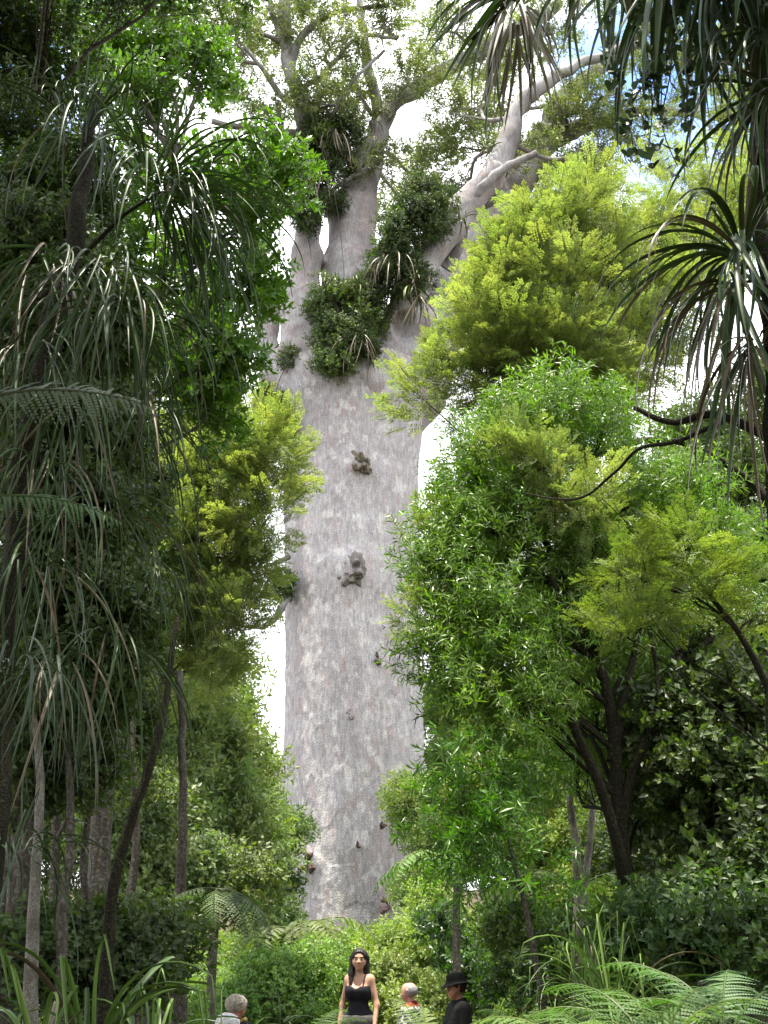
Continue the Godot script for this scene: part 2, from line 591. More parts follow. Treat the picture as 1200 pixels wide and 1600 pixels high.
# ------------------------------------------------------------------ blended solids: tapered capsules joined smoothly and meshed as surface nets
class Grid:
	var lo := Vector3.ZERO
	var h := 0.01
	var nx := 0
	var ny := 0
	var nz := 0
	var f := PackedFloat32Array()

	func setup(a: Vector3, b: Vector3, cell: float) -> void:
		lo = a
		h = cell
		nx = int((b.x - a.x) / h) + 2
		ny = int((b.y - a.y) / h) + 2
		nz = int((b.z - a.z) / h) + 2
		f.resize(nx * ny * nz)
		f.fill(9.0)

	# bones: [from, to, radius, radius]; cut: carve instead of add
	func bones(list: Array, k: float, cut := false) -> void:
		for q in list:
			var a: Vector3 = q[0]
			var b: Vector3 = q[1]
			var ra: float = q[2]
			var rb: float = q[3]
			var reach := maxf(ra, rb) + k + 3.0 * h
			var ab := b - a
			var l2 := maxf(ab.length_squared(), 1e-9)
			var x0 := clampi(int((minf(a.x, b.x) - reach - lo.x) / h), 0, nx - 1)
			var x1 := clampi(int((maxf(a.x, b.x) + reach - lo.x) / h) + 1, 0, nx - 1)
			var y0 := clampi(int((minf(a.y, b.y) - reach - lo.y) / h), 0, ny - 1)
			var y1 := clampi(int((maxf(a.y, b.y) + reach - lo.y) / h) + 1, 0, ny - 1)
			var z0 := clampi(int((minf(a.z, b.z) - reach - lo.z) / h), 0, nz - 1)
			var z1 := clampi(int((maxf(a.z, b.z) + reach - lo.z) / h) + 1, 0, nz - 1)
			for z in range(z0, z1 + 1):
				for y in range(y0, y1 + 1):
					var row := (z * ny + y) * nx
					for x in range(x0, x1 + 1):
						var p := lo + Vector3(x, y, z) * h
						var t := clampf((p - a).dot(ab) / l2, 0.0, 1.0)
						var d := p.distance_to(a + ab * t) - lerpf(ra, rb, t)
						var o := f[row + x]
						if cut:
							f[row + x] = maxf(o, -d)
						else:
							var m := maxf(k - absf(o - d), 0.0) / k
							f[row + x] = minf(o, d) - m * m * k * 0.25

	# keep only what lies on the side of the plane that its normal points away from
	func keep(p: Vector3, n: Vector3) -> void:
		for z in nz:
			for y in ny:
				var row := (z * ny + y) * nx
				for x in nx:
					var d := (lo + Vector3(x, y, z) * h - p).dot(n)
					f[row + x] = maxf(f[row + x], d)

	func mesh_into(mb: MB, at: Transform3D, iso: float, col: Color) -> void:
		var id := PackedInt32Array()
		id.resize(f.size())
		id.fill(-1)
		var sy := nx
		var sz := nx * ny
		for z in nz - 1:
			for y in ny - 1:
				for x in nx - 1:
					var k := z * sz + y * sy + x
					var s0 := f[k] - iso
					if s0 > 4.0 * h or s0 < -4.0 * h:
						continue
					var cnt := 0
					var sum := Vector3.ZERO
					var val := [s0, f[k + 1] - iso, f[k + sy] - iso, f[k + sy + 1] - iso, f[k + sz] - iso, f[k + sz + 1] - iso, f[k + sz + sy] - iso, f[k + sz + sy + 1] - iso]
					for e in EDGES:
						var a: float = val[e[0]]
						var b: float = val[e[1]]
						if (a < 0.0) != (b < 0.0):
							var t := a / (a - b)
							var pa := Vector3(e[0] & 1, (e[0] >> 1) & 1, e[0] >> 2)
							var pb := Vector3(e[1] & 1, (e[1] >> 1) & 1, e[1] >> 2)
							sum += pa.lerp(pb, t)
							cnt += 1
					if cnt:
						id[k] = mb.add(at * (lo + (Vector3(x, y, z) + sum / cnt) * h), col)
		for z in range(1, nz - 1):
			for y in range(1, ny - 1):
				for x in range(1, nx - 1):
					var k := z * sz + y * sy + x
					var a := f[k] - iso < 0.0
					if a != (f[k + 1] - iso < 0.0):
						quad(mb, id[k], id[k - sy], id[k - sy - sz], id[k - sz], a)
					if a != (f[k + sy] - iso < 0.0):
						quad(mb, id[k], id[k - sz], id[k - sz - 1], id[k - 1], a)
					if a != (f[k + sz] - iso < 0.0):
						quad(mb, id[k], id[k - 1], id[k - 1 - sy], id[k - sy], a)

	const EDGES := [[0, 1], [2, 3], [4, 5], [6, 7], [0, 2], [1, 3], [4, 6], [5, 7], [0, 4], [1, 5], [2, 6], [3, 7]]

	func quad(mb: MB, a: int, b: int, c: int, d: int, flip: bool) -> void:
		if a < 0 or b < 0 or c < 0 or d < 0:
			return
		if flip:
			mb.tri(a, c, b)
			mb.tri(a, d, c)
		else:
			mb.tri(a, b, c)
			mb.tri(a, c, d)


# ------------------------------------------------------------------ ground
func ground_y(x: float, z: float) -> float:
	var d := -z
	var y := -0.55 * smoothstep(8.5, 10.5, d) * (1.0 - smoothstep(16.0, 18.5, d))
	y += 0.55 * exp(-(pow(x + 0.27, 2.0) + pow(d - 12.8, 2.0)) / 0.30)
	y += 1.0 * smoothstep(18.5, 31.0, d) + 6.0 * smoothstep(40.0, 130.0, d)
	y += 0.5 * smoothstep(3.0, 9.0, absf(x)) + 0.06 * nz.get_noise_2d(x * 12.0, z * 12.0)
	return y


func make_ground() -> void:
	var mb := MB.new()
	var xs := []
	for k in 101:
		var t := (k - 50) / 50.0
		xs.append(signf(t) * (absf(t) * 22.0 + pow(absf(t), 5.0) * 380.0))
	var zs := []
	for k in 131:
		var t := k / 130.0
		zs.append(14.0 - t * 62.0 - pow(t, 6.0) * 500.0)
	for z in zs:
		for x in xs:
			mb.add(Vector3(x, ground_y(x, z), z), Color.WHITE)
	for j in zs.size() - 1:
		for k in xs.size() - 1:
			var a: int = j * xs.size() + k
			var b: int = a + xs.size()
			mb.tri(a, b, a + 1)
			mb.tri(a + 1, b, b + 1)
	var o := part("ground", mb.mesh(true), M.soil, self)
	o.set_meta("kind", "structure")
	o.set_meta("label", "dark forest soil and leaf litter under the plants")
	o.set_meta("category", "ground")


# ------------------------------------------------------------------ the giant tree
func knob(root: Node3D, called: String, p: Vector3, r: float, col: Color, pieces: int) -> void:
	# a burl or the stub of a lost branch: a few lumps grown together on the bark
	var g := Grid.new()
	var s := r * 1.9
	g.setup(Vector3(-s, -s, -s), Vector3(s, s, s), r * 0.11)
	var list := []
	for k in pieces:
		var a := Vector3(rng.randf_range(-0.6, 0.6), rng.randf_range(-0.8, 0.8), rng.randf_range(-0.3, 0.4)) * r
		list.append([a, a + any_dir() * r * 0.5, r * rng.randf_range(0.22, 0.42), r * rng.randf_range(0.12, 0.3)])
	g.bones(list, r * 0.25)
	var hole := Vector3(rng.randf_range(-0.3, 0.3), rng.randf_range(-0.4, 0.3), 0.75) * r
	g.bones([[hole, hole + Vector3(0, 0, r), r * 0.28, r * 0.3]], 0.01, true)
	var mb := MB.new()
	g.mesh_into(mb, Transform3D(), 0.0, Color.WHITE)
	for k in mb.v.size():
		var n := nz.get_noise_3dv(mb.v[k] / r * 34.0 + p * 10.0)
		mb.v[k] += mb.v[k].normalized() * n * r * 0.34 + any_dir() * r * 0.015
		mb.c[k] = vary(col, 0.2)
	part(called, mb.mesh(true), M.kauri, root, Transform3D(Basis(), p - root.position + Vector3(0, 0, r * 0.22)))


func giant() -> void:
	var base := Vector3(-0.95, 0.6, -35.5)
	var root := thing("giant_tree", "enormous pale grey tree trunk with bumpy flaking bark and a spreading crown", "tree", base)
	rng.seed = 5
	var mb := MB.new()
	var brown := Color(0.42, 0.39, 0.37)
	var burls := [[Vector3(-0.75, 16.71, -33.15), 0.36, Color(0.38, 0.34, 0.27), 9], [Vector3(-1.00, 12.93, -33.18), 0.50, brown, 16], [Vector3(-1.06, 13.36, -33.10), 0.22, Color(0.62, 0.55, 0.5), 5], [Vector3(-0.14, 10.02, -33.25), 0.17, Color(0.26, 0.2, 0.18), 6], [Vector3(-1.15, 8.36, -33.25), 0.22, Color(0.6, 0.54, 0.54), 6], [Vector3(-0.04, 4.99, -33.30), 0.12, Color(0.2, 0.14, 0.12), 5], [Vector3(-0.76, 4.42, -33.25), 0.11, Color(0.22, 0.15, 0.12), 5], [Vector3(0.06, 2.77, -33.25), 0.19, Color(0.42, 0.3, 0.28), 7], [Vector3(-2.28, 3.96, -33.60), 0.30, Color(0.22, 0.16, 0.14), 8], [Vector3(-1.04, 6.01, -33.25), 0.09, Color(0.34, 0.27, 0.26), 4], [Vector3(-1.32, 6.58, -33.25), 0.09, Color(0.42, 0.34, 0.33), 4], [Vector3(-3.26, 6.54, -35.30), 0.24, Color(0.6, 0.5, 0.48), 6], [Vector3(-1.05, 18.57, -33.10), 0.10, Color(0.34, 0.28, 0.27), 4], [Vector3(-2.82, 15.41, -33.90), 0.10, Color(0.4, 0.35, 0.33), 4], [Vector3(0.00, 11.08, -33.25), 0.07, Color(0.4, 0.33, 0.3), 4]]
	var rows := 560
	var cols := 340
	var top := 20.6
	for j in rows + 1:
		var y := top * j / rows
		var yy := y + base.y
		var r := 2.27 + 0.16 * pow(maxf(0.0, 1.0 - y / 3.2), 2.0) + 0.14 * smoothstep(6.0, 17.0, y) + 0.32 * smoothstep(16.5, 20.5, y)
		var cx := -0.2 * y / 20.0
		var close := []
		for u in burls:
			if absf(u[0].y - yy) < u[1] * 4.0:
				close.append([u[0] - base, u[1]])
		for k in cols:
			var a := TAU * k / cols
			var q := Vector3(cos(a), 0, sin(a))
			var w := q * 2.3 + Vector3(0, yy, 0)
			var d := 0.23 * nz.get_noise_3d(w.x * 9.0, w.y * 1.4, w.z * 9.0) + 0.04 * nz.get_noise_3d(w.x * 22.0 + w.y * 3.0, w.y * 3.0, w.z * 22.0)
			d += 0.025 * nz.get_noise_3d(w.x * 70.0 + 40.0, w.y * 30.0, w.z * 70.0)
			var flake := nz2.get_noise_3d(w.x * 26.0, w.y * 17.0, w.z * 26.0)
			d += 0.014 * flake
			var flare := 0.10 * maxf(0.0, 1.0 - y / 2.5) * cos(a * 7.0 + 1.0)
			for u in close:
				# the bark swells round a burl
				var gap := (Vector3(cx, y, 0) + q * r).distance_squared_to(u[0]) / pow(u[1] * 1.5, 2.0)
				if gap < 6.0:
					d += u[1] * 0.42 * exp(-gap)
			var p := Vector3(cx, y, 0) + q * (r + d + flare)
			# patches of grey, lilac and fresh pinkish bark, more of the fresh kind towards the foot, and white lichen flecks
			var n1 := nz.get_noise_3d(w.x * 16.0 + w.y * 1.5, w.y * 2.6 + 50.0, w.z * 16.0)
			var n2 := nz.get_noise_3d(w.x * 60.0 + w.y * 5.0, w.y * 18.0 + 90.0, w.z * 60.0)
			var n3 := nz2.get_noise_3d(w.x * 110.0 + 7.0, w.y * 80.0, w.z * 110.0)
			var c := Color(0.82, 0.82, 0.83).lerp(Color(0.74, 0.725, 0.74), clampf(n1 * 1.6 + 0.4, 0.0, 1.0))
			var fresh := clampf(n2 * 2.6 - 0.2 + 0.5 * smoothstep(7.0, 1.0, y), 0.0, 1.0)
			c = c.lerp(Color(0.68, 0.58, 0.555), fresh * 0.7)
			if n2 < -0.28:
				c = c.lerp(Color(0.60, 0.58, 0.58), 0.6)
			var lich := n3 + 0.55 * n2 + 0.35 * smoothstep(4.5, 1.0, y)
			if lich > 0.74:
				c = c.lerp(Color(1.0, 1.0, 0.97), 0.9)
			mb.add(p, c)
	for j in rows:
		for k in cols:
			var a := j * cols + k
			var b := j * cols + (k + 1) % cols
			mb.tri(a, b, a + cols)
			mb.tri(b, b + cols, a + cols)
	part("trunk", mb.mesh(true), M.kauri, root)
	print("trunk ", Time.get_ticks_msec())
	# the fork
	var g := Grid.new()
	g.setup(Vector3(-5.5, 17.4, -39.6), Vector3(8.6, 35.4, -31.6), 0.15)
	var chains := [
		[[Vector3(-1.12, 18.2, -35.5), 2.36], [Vector3(-1.14, 20.3, -35.5), 2.5], [Vector3(-1.0, 21.4, -35.6), 2.1]],
		[[Vector3(-2.95, 20.54, -35.00), 1.0], [Vector3(-3.04, 21.76, -34.80), 0.74], [Vector3(-3.13, 23.97, -34.80), 0.70], [Vector3(-2.99, 26.41, -35.00), 0.55], [Vector3(-2.95, 28.97, -35.20), 0.46]],
		[[Vector3(-1.32, 21.19, -35.70), 1.6], [Vector3(-1.33, 24.03, -35.80), 1.15], [Vector3(-1.32, 26.51, -36.00), 0.98], [Vector3(-1.24, 29.28, -36.00), 0.86], [Vector3(-0.65, 32.69, -36.40), 0.6]],
		[[Vector3(0.60, 21.13, -35.60), 1.9], [Vector3(1.22, 22.90, -35.80), 1.5], [Vector3(1.90, 24.35, -36.30), 1.15], [Vector3(3.51, 27.84, -36.80), 0.95], [Vector3(5.38, 31.35, -37.00), 0.82], [Vector3(6.92, 33.85, -37.00), 0.62]],
		[[Vector3(0.14, 21.42, -34.20), 0.55], [Vector3(0.51, 22.78, -33.80), 0.45], [Vector3(1.06, 24.36, -33.70), 0.6], [Vector3(2.41, 26.85, -33.60), 0.6], [Vector3(4.23, 29.16, -33.60), 0.5]],
		[[Vector3(-3.55, 19.86, -35.20), 0.5], [Vector3(-4.08, 21.24, -35.30), 0.42], [Vector3(-4.39, 23.34, -35.60), 0.34], [Vector3(-4.33, 25.91, -36.00), 0.3]],
	]
	for c in chains:
		var list := []
		for k in c.size() - 1:
			list.append([c[k][0], c[k + 1][0], c[k][1], c[k + 1][1]])
		g.bones(list, 0.45)
	# the dark hollow under the great right limb
	g.bones([[Vector3(0.89, 21.37, -32.70), Vector3(0.79, 22.58, -33.70), 0.66, 0.5], [Vector3(1.52, 21.64, -32.60), Vector3(1.38, 22.60, -33.30), 0.36, 0.36]], 0.1, true)
	var fb := MB.new()
	g.mesh_into(fb, Transform3D(Basis(), -base), 0.0, Color.WHITE)
	for k in fb.v.size():
		var p := fb.v[k]
		var n1 := nz.get_noise_3dv(p * 9.0)
		var n2 := nz.get_noise_3dv(p * 34.0)
		fb.v[k] = p + any_dir() * 0.015 + Vector3(n1, 0.0, nz.get_noise_3dv(p * 9.0 + Vector3(50, 0, 0))) * 0.16
		var c := Color(0.80, 0.80, 0.81).lerp(Color(0.52, 0.49, 0.49), clampf(n1 * 2.4 + 0.4, 0.0, 1.0))
		if n2 > 0.12:
			c = c.lerp(Color(0.62, 0.53, 0.50), 0.6)
		fb.c[k] = c
	part("fork", fb.mesh(true), M.kauri, root)
	print("fork ", Time.get_ticks_msec())
	# limbs above the fork: [line, radii]
	var limbs := [
		[[Vector3(-2.94, 28.82, -35.20), Vector3(-3.20, 31.17, -35.00), Vector3(-3.46, 33.61, -34.80), Vector3(-3.96, 36.49, -34.60), Vector3(-4.43, 41.16, -34.40)], 0.46, 0.22],
		[[Vector3(-0.64, 32.52, -36.40), Vector3(-0.11, 34.22, -36.40), Vector3(0.50, 35.42, -36.50), Vector3(2.37, 37.32, -37.00), Vector3(4.72, 39.02, -37.00), Vector3(8.26, 42.00, -37.40)], 0.52, 0.22],
		[[Vector3(-0.11, 34.15, -36.40), Vector3(-0.55, 36.12, -36.20), Vector3(-0.95, 38.81, -36.00), Vector3(-1.15, 42.61, -36.00)], 0.3, 0.12],
		[[Vector3(6.86, 33.78, -37.00), Vector3(7.81, 35.81, -37.00), Vector3(8.78, 37.15, -37.20), Vector3(10.52, 38.93, -37.40), Vector3(13.13, 42.06, -38.00)], 0.56, 0.22],
		[[Vector3(6.45, 33.17, -37.00), Vector3(7.94, 33.95, -36.80), Vector3(9.31, 34.40, -36.60), Vector3(10.94, 34.84, -36.40), Vector3(13.23, 34.20, -36.00)], 0.46, 0.16],
		[[Vector3(8.91, 34.28, -36.70), Vector3(8.55, 35.63, -36.80), Vector3(8.55, 37.25, -37.00)], 0.28, 0.16],
		[[Vector3(4.23, 29.16, -33.60), Vector3(4.83, 30.70, -33.60), Vector3(5.03, 31.87, -33.60), Vector3(6.19, 33.48, -33.70), Vector3(7.93, 34.93, -33.90), Vector3(10.86, 36.39, -34.20)], 0.46, 0.18],
		[[Vector3(2.90, 27.29, -33.60), Vector3(3.49, 28.00, -33.20), Vector3(4.60, 28.97, -33.00), Vector3(5.76, 29.46, -32.80)], 0.26, 0.12],
		[[Vector3(-3.38, 32.30, -35.00), Vector3(-4.38, 32.02, -34.60), Vector3(-5.64, 32.10, -34.40), Vector3(-6.87, 32.07, -34.00)], 0.2, 0.1],
		[[Vector3(-3.46, 33.61, -34.80), Vector3(-4.18, 33.83, -34.50), Vector3(-5.12, 35.23, -34.20), Vector3(-6.78, 37.27, -34.00)], 0.17, 0.07],
		[[Vector3(-3.77, 35.37, -34.70), Vector3(-3.46, 36.71, -34.30), Vector3(-2.13, 37.73, -34.00), Vector3(0.27, 38.01, -33.80)], 0.2, 0.09],
		[[Vector3(-4.02, 36.66, -34.60), Vector3(-4.51, 37.51, -34.40), Vector3(-4.88, 39.09, -34.20)], 0.16, 0.08],
		[[Vector3(-3.08, 30.85, -35.00), Vector3(-2.06, 32.75, -34.40), Vector3(-1.35, 34.22, -34.20), Vector3(0.00, 35.71, -34.00)], 0.12, 0.05],
		[[Vector3(-3.64, 34.45, -34.80), Vector3(-2.62, 34.74, -34.40), Vector3(-1.06, 36.60, -34.20), Vector3(0.53, 36.40, -34.00)], 0.13, 0.05],
		[[Vector3(-4.12, 36.66, -34.60), Vector3(-5.33, 37.02, -34.20), Vector3(-6.66, 37.44, -34.00), Vector3(-8.18, 36.95, -33.80)], 0.12, 0.05],
		[[Vector3(-3.15, 12.31, -33.90), Vector3(-3.44, 11.68, -33.70), Vector3(-3.82, 11.19, -33.50), Vector3(-4.32, 11.12, -33.30)], 0.16, 0.07],
		[[Vector3(-3.17, 13.81, -34.10), Vector3(-3.64, 13.43, -33.80), Vector3(-4.16, 13.18, -33.60), Vector3(-4.61, 13.23, -33.50)], 0.11, 0.04],
		[[Vector3(-3.40, 18.02, -34.60), Vector3(-3.59, 18.63, -34.00), Vector3(-4.03, 19.28, -33.60), Vector3(-4.35, 19.02, -33.40)], 0.4, 0.2],
		[[Vector3(2.43, 25.54, -34.60), Vector3(2.82, 26.65, -34.20), Vector3(3.43, 27.74, -34.00), Vector3(4.90, 28.48, -33.80)], 0.3, 0.14],
	]
	for l in limbs:
		var lb := MB.new()
		var line := curve(l[0], 34)
		for k in line.size():
			line[k] += Vector3(nz.get_noise_3dv(line[k] * 14.0), nz.get_noise_3dv(line[k] * 14.0 + Vector3(99, 0, 0)), 0.0) * l[1] * 0.5 - base
		tube(lb, line, l[1], l[2], 16, Color.WHITE, 0.3)
		for k in lb.v.size():
			var n1 := nz.get_noise_3dv(lb.v[k] * 12.0)
			lb.c[k] = Color(0.70, 0.70, 0.71).lerp(Color(0.38, 0.36, 0.36), clampf(n1 * 2.6 + 0.45, 0.0, 1.0))
			lb.v[k] += Vector3(n1, 0.0, nz.get_noise_3dv(lb.v[k] * 30.0)) * 0.06
		part("limb", lb.mesh(true), M.kauri, root)
	# burls, branch scars and holes: [place, radius, colour, lumps]
	for b in burls:
		knob(root, "burl", b[0], b[1], b[2], b[3])
	# leaves of its own crown, far above
	var lobes := [
		[Vector3(-4.32, 37.97, -34.50), Vector3(2.03, 1.49, 2.50), 19], [Vector3(-6.31, 36.05, -34.00), Vector3(1.84, 1.58, 2.50), 16], [Vector3(-7.99, 37.44, -34.00), Vector3(1.60, 1.33, 2.00), 12], [Vector3(-2.12, 36.26, -34.20), Vector3(2.12, 1.59, 2.50), 16], [Vector3(0.00, 37.44, -34.00), Vector3(1.86, 1.20, 2.50), 12], [Vector3(-2.58, 33.22, -34.20), Vector3(1.81, 1.16, 2.00), 16], [Vector3(-4.39, 32.99, -34.30), Vector3(1.55, 1.03, 1.60), 12], [Vector3(-1.08, 34.86, -35.60), Vector3(1.21, 1.08, 1.50), 9], [Vector3(-5.09, 30.68, -34.60), Vector3(1.40, 1.02, 1.60), 11], [Vector3(2.59, 39.85, -37.00), Vector3(1.73, 1.15, 2.00), 14], [Vector3(5.16, 38.37, -37.40), Vector3(1.72, 1.43, 2.20), 16], [Vector3(7.59, 40.64, -37.40), Vector3(2.04, 1.17, 2.20), 18],
		[Vector3(1.32, 34.79, -34.80), Vector3(1.32, 1.06, 1.20), 9], [Vector3(3.20, 34.08, -35.50), Vector3(1.33, 1.07, 1.20), 9], [Vector3(-0.26, 30.84, -34.80), Vector3(0.67, 1.02, 0.80), 6], [Vector3(7.45, 33.99, -35.40), Vector3(1.33, 0.96, 1.20), 9], [Vector3(5.39, 31.16, -34.80), Vector3(1.03, 0.77, 1.00), 7], [Vector3(9.00, 34.30, -35.00), Vector3(1.32, 0.95, 1.20), 9], [Vector3(3.39, 34.40, -38.20), Vector3(1.41, 1.02, 2.00), 11], [Vector3(1.56, 33.51, -38.60), Vector3(1.13, 0.96, 2.00), 10], [Vector3(0.83, 31.46, -38.40), Vector3(0.83, 0.83, 1.60), 6], [Vector3(2.76, 31.82, -38.00), Vector3(1.10, 0.83, 1.60), 7], [Vector3(4.84, 36.01, -38.00), Vector3(1.14, 1.03, 2.00), 8], [Vector3(8.43, 31.20, -36.00), Vector3(1.58, 1.05, 2.00), 18], [Vector3(7.17, 31.82, -38.00), Vector3(1.38, 1.10, 2.00), 12], [Vector3(10.50, 32.86, -36.40), Vector3(1.62, 1.08, 2.00), 12], [Vector3(13.59, 37.61, -37.00), Vector3(2.55, 1.70, 2.50), 22], [Vector3(11.64, 39.98, -37.50), Vector3(2.04, 1.46, 2.50), 16], [Vector3(13.88, 32.85, -36.00), Vector3(1.87, 1.33, 2.50), 18], [Vector3(16.66, 39.47, -37.00), Vector3(1.72, 1.72, 2.50), 16],
	]
	var where := [[], [], []]
	var tints := [[], [], []]
	rng.seed = 77
	for l in lobes:
		# a bough from the nearest limb, with twigs
		var near: Vector3 = l[0]
		var best := 1e9
		for lm in limbs:
			for p0 in lm[0]:
				if p0.distance_to(l[0]) + (2.0 if p0.y > l[0].y else 0.0) < best:
					best = p0.distance_to(l[0]) + (2.0 if p0.y > l[0].y else 0.0)
					near = p0
		if best < 7.0:
			var bb := MB.new()
			var line := curve([near - base, near.lerp(l[0], 0.4) + any_dir() * 0.35 - base, near.lerp(l[0], 0.75) + any_dir() * 0.3 - base, l[0] - base], 12)
			tube(bb, line, 0.10, 0.035, 7, Color(0.62, 0.6, 0.6), 0.2)
			for q in 9:
				var s0: Vector3 = line[rng.randi_range(4, 12)]
				var s1: Vector3 = l[0] - base + any_dir() * l[1] * 0.9
				tube(bb, curve([s0, s0.lerp(s1, 0.5) + any_dir() * 0.25, s1], 6), 0.032, 0.012, 4, Color(0.6, 0.58, 0.58))
			part("limb", bb.mesh(true), M.kauri, root)
		for q in int(l[2]):
			var d := any_dir()
			var p: Vector3 = l[0] + d * pow(rng.randf(), 0.5) * l[1]
			var shade := Color(0.15, 0.185, 0.10).lerp(Color(0.25, 0.275, 0.14), clampf(rng.randfn(0.4, 0.35), 0, 1))
			for j in 8:
				var off := any_dir() * 0.7 * pow(rng.randf(), 0.5)
				off.y *= 0.6
				var k := rng.randi() % 3
				where[k].append(sprig(p + off - base, (off + d * 0.4 + Vector3.UP * 0.5 + any_dir() * 0.3).normalized(), rng.randf_range(0.6, 1.0)))
				tints[k].append(vary(shade, 0.15))
	for k in 3:
		scatter("crown", sprays.far[k], M.leaf, root, where[k], tints[k])
	print("giant ", Time.get_ticks_msec())


# ------------------------------------------------------------------ plants that grow on the giant
func epiphytes() -> void:
	var dk := Color(0.055, 0.09, 0.03)
	var md := Color(0.09, 0.13, 0.035)
	grow("epiphyte_shrub", "leafy green epiphyte mat filling the first fork of the giant trunk", "plant", {"trunk": [Vector3(-1.25, 20.98, -33.45)], "spray": "round", "size": 0.42, "rc": 0.5, "per": 16, "r0": 0.03, "limb": 0.03, "tint": dk, "tint2": Color(0.10, 0.15, 0.035), "lobes": [[Vector3(-1.27, 23.31, -33.35), Vector3(1.36, 0.94, 0.70), 28], [Vector3(-1.35, 21.53, -32.85), Vector3(1.32, 1.21, 0.60), 36], [Vector3(-1.65, 20.33, -32.55), Vector3(0.80, 0.65, 0.50), 16], [Vector3(-0.41, 23.11, -33.05), Vector3(0.96, 1.42, 0.60), 28], [Vector3(-2.17, 22.87, -33.10), Vector3(0.64, 1.24, 0.50), 16], [Vector3(-0.89, 20.80, -32.70), Vector3(0.75, 0.60, 0.40), 12]]})
	grow("epiphyte_shrub", "dark hanging epiphyte thicket under the great forward limb of the giant", "plant", {"trunk": [Vector3(0.92, 24.19, -32.65)], "spray": "round", "size": 0.42, "rc": 0.5, "per": 14, "r0": 0.03, "limb": 0.03, "tint": Color(0.055, 0.09, 0.03), "tint2": Color(0.07, 0.10, 0.03), "lobes": [[Vector3(1.18, 27.37, -32.40), Vector3(1.18, 0.83, 0.50), 14], [Vector3(2.12, 27.16, -32.50), Vector3(0.66, 0.76, 0.40), 8], [Vector3(0.46, 25.15, -32.45), Vector3(1.10, 1.49, 0.60), 32], [Vector3(1.39, 26.11, -32.25), Vector3(1.30, 1.31, 0.60), 32], [Vector3(0.00, 23.92, -32.65), Vector3(0.70, 1.39, 0.60), 20], [Vector3(1.13, 23.52, -32.45), Vector3(0.95, 0.92, 0.50), 16]]})
	grow("epiphyte_shrub", "shaggy dark epiphyte clump round the broken upper stem beside the pale central limb", "plant", {"trunk": [Vector3(-2.54, 30.36, -34.60)], "spray": "round", "size": 0.45, "rc": 0.5, "per": 14, "r0": 0.03, "limb": 0.03, "tint": Color(0.055, 0.09, 0.03), "tint2": Color(0.07, 0.10, 0.03), "lobes": [[Vector3(-2.43, 31.47, -34.60), Vector3(1.15, 1.38, 0.70), 28], [Vector3(-2.27, 29.42, -34.60), Vector3(0.92, 1.36, 0.60), 24], [Vector3(-2.91, 27.55, -33.75), Vector3(0.61, 0.98, 0.50), 16], [Vector3(-1.43, 32.47, -35.00), Vector3(1.09, 0.91, 0.60), 16], [Vector3(-1.79, 30.76, -34.70), Vector3(0.71, 1.03, 0.50), 12]]})
	grow("epiphyte_shrub", "dark epiphyte clump hanging off the stub beside the giant trunk's shoulder", "plant", {"trunk": [Vector3(-3.91, 19.03, -33.60)], "spray": "round", "size": 0.4, "rc": 0.4, "per": 14, "r0": 0.03, "limb": 0.02, "tint": Color(0.055, 0.09, 0.03), "tint2": Color(0.07, 0.09, 0.03), "lobes": [[Vector3(-4.07, 19.33, -33.60), Vector3(0.63, 0.60, 0.50), 16], [Vector3(-3.58, 18.48, -33.90), Vector3(0.31, 0.91, 0.40), 14], [Vector3(-3.34, 21.30, -34.00), Vector3(0.32, 0.75, 0.40), 9]]})
	grow("epiphyte_shrub", "small green epiphyte clump at the base of the crooked dead branch", "plant", {"trunk": [Vector3(-3.28, 12.40, -33.70)], "spray": "round", "size": 0.36, "rc": 0.35, "per": 14, "r0": 0.03, "limb": 0.02, "tint": dk, "tint2": md, "lobes": [[Vector3(-3.35, 12.62, -33.70), Vector3(0.47, 0.85, 0.40), 16]]})
	var tuft := [Color(0.09, 0.125, 0.032), Color(0.07, 0.10, 0.028), Color(0.12, 0.14, 0.045)]
	for a in [[Vector3(1.12, 23.00, -32.15), 1.3, "yellow-green grassy tuft hanging below the great forward limb", {"arch": 14, "hang": 14}], [Vector3(-0.48, 33.32, -35.40), 1.0, "grassy tuft perched at the elbow of the pale central limb", {"up": 8, "arch": 12}], [Vector3(-2.00, 23.25, -32.65), 1.1, "grassy tuft standing on the epiphyte mat in the fork", {"up": 8, "arch": 12}], [Vector3(-0.90, 23.25, -32.45), 1.2, "long grassy tuft drooping over the epiphyte mat in the fork", {"arch": 12, "hang": 8}], [Vector3(2.79, 26.12, -32.45), 1.0, "grassy tuft growing on top of the great forward limb", {"up": 8, "arch": 8}], [Vector3(3.95, 30.13, -33.40), 1.1, "grassy tuft high on the forward limb below the hanging dry skirt", {"arch": 12, "up": 6}], [Vector3(-3.34, 12.77, -33.50), 0.8, "small grassy tuft beside the crooked dead branch", {"hang": 10, "arch": 6}], [Vector3(-0.75, 16.81, -32.95), 0.35, "little dry tuft sprouting from the upper burl on the giant trunk", {"arch": 9, "hang": 4}]]:
		strap_plant("grass_tuft", a[2], "tuft", a[0], a[3], a[1], {"tints": tuft, "dead": 0.12, "wide": 1.5})
	strap_plant("dry_leaf_skirt", "pale dry leaf skirt hanging from the broken upper stem of the giant", "leaves", Vector3(-1.82, 31.49, -34.00), {"limp": 26}, 1.7, {"tints": [Color(0.26, 0.22, 0.17), Color(0.19, 0.16, 0.12)], "dead": 0.4, "wide": 1.3, "jit": 2.0})
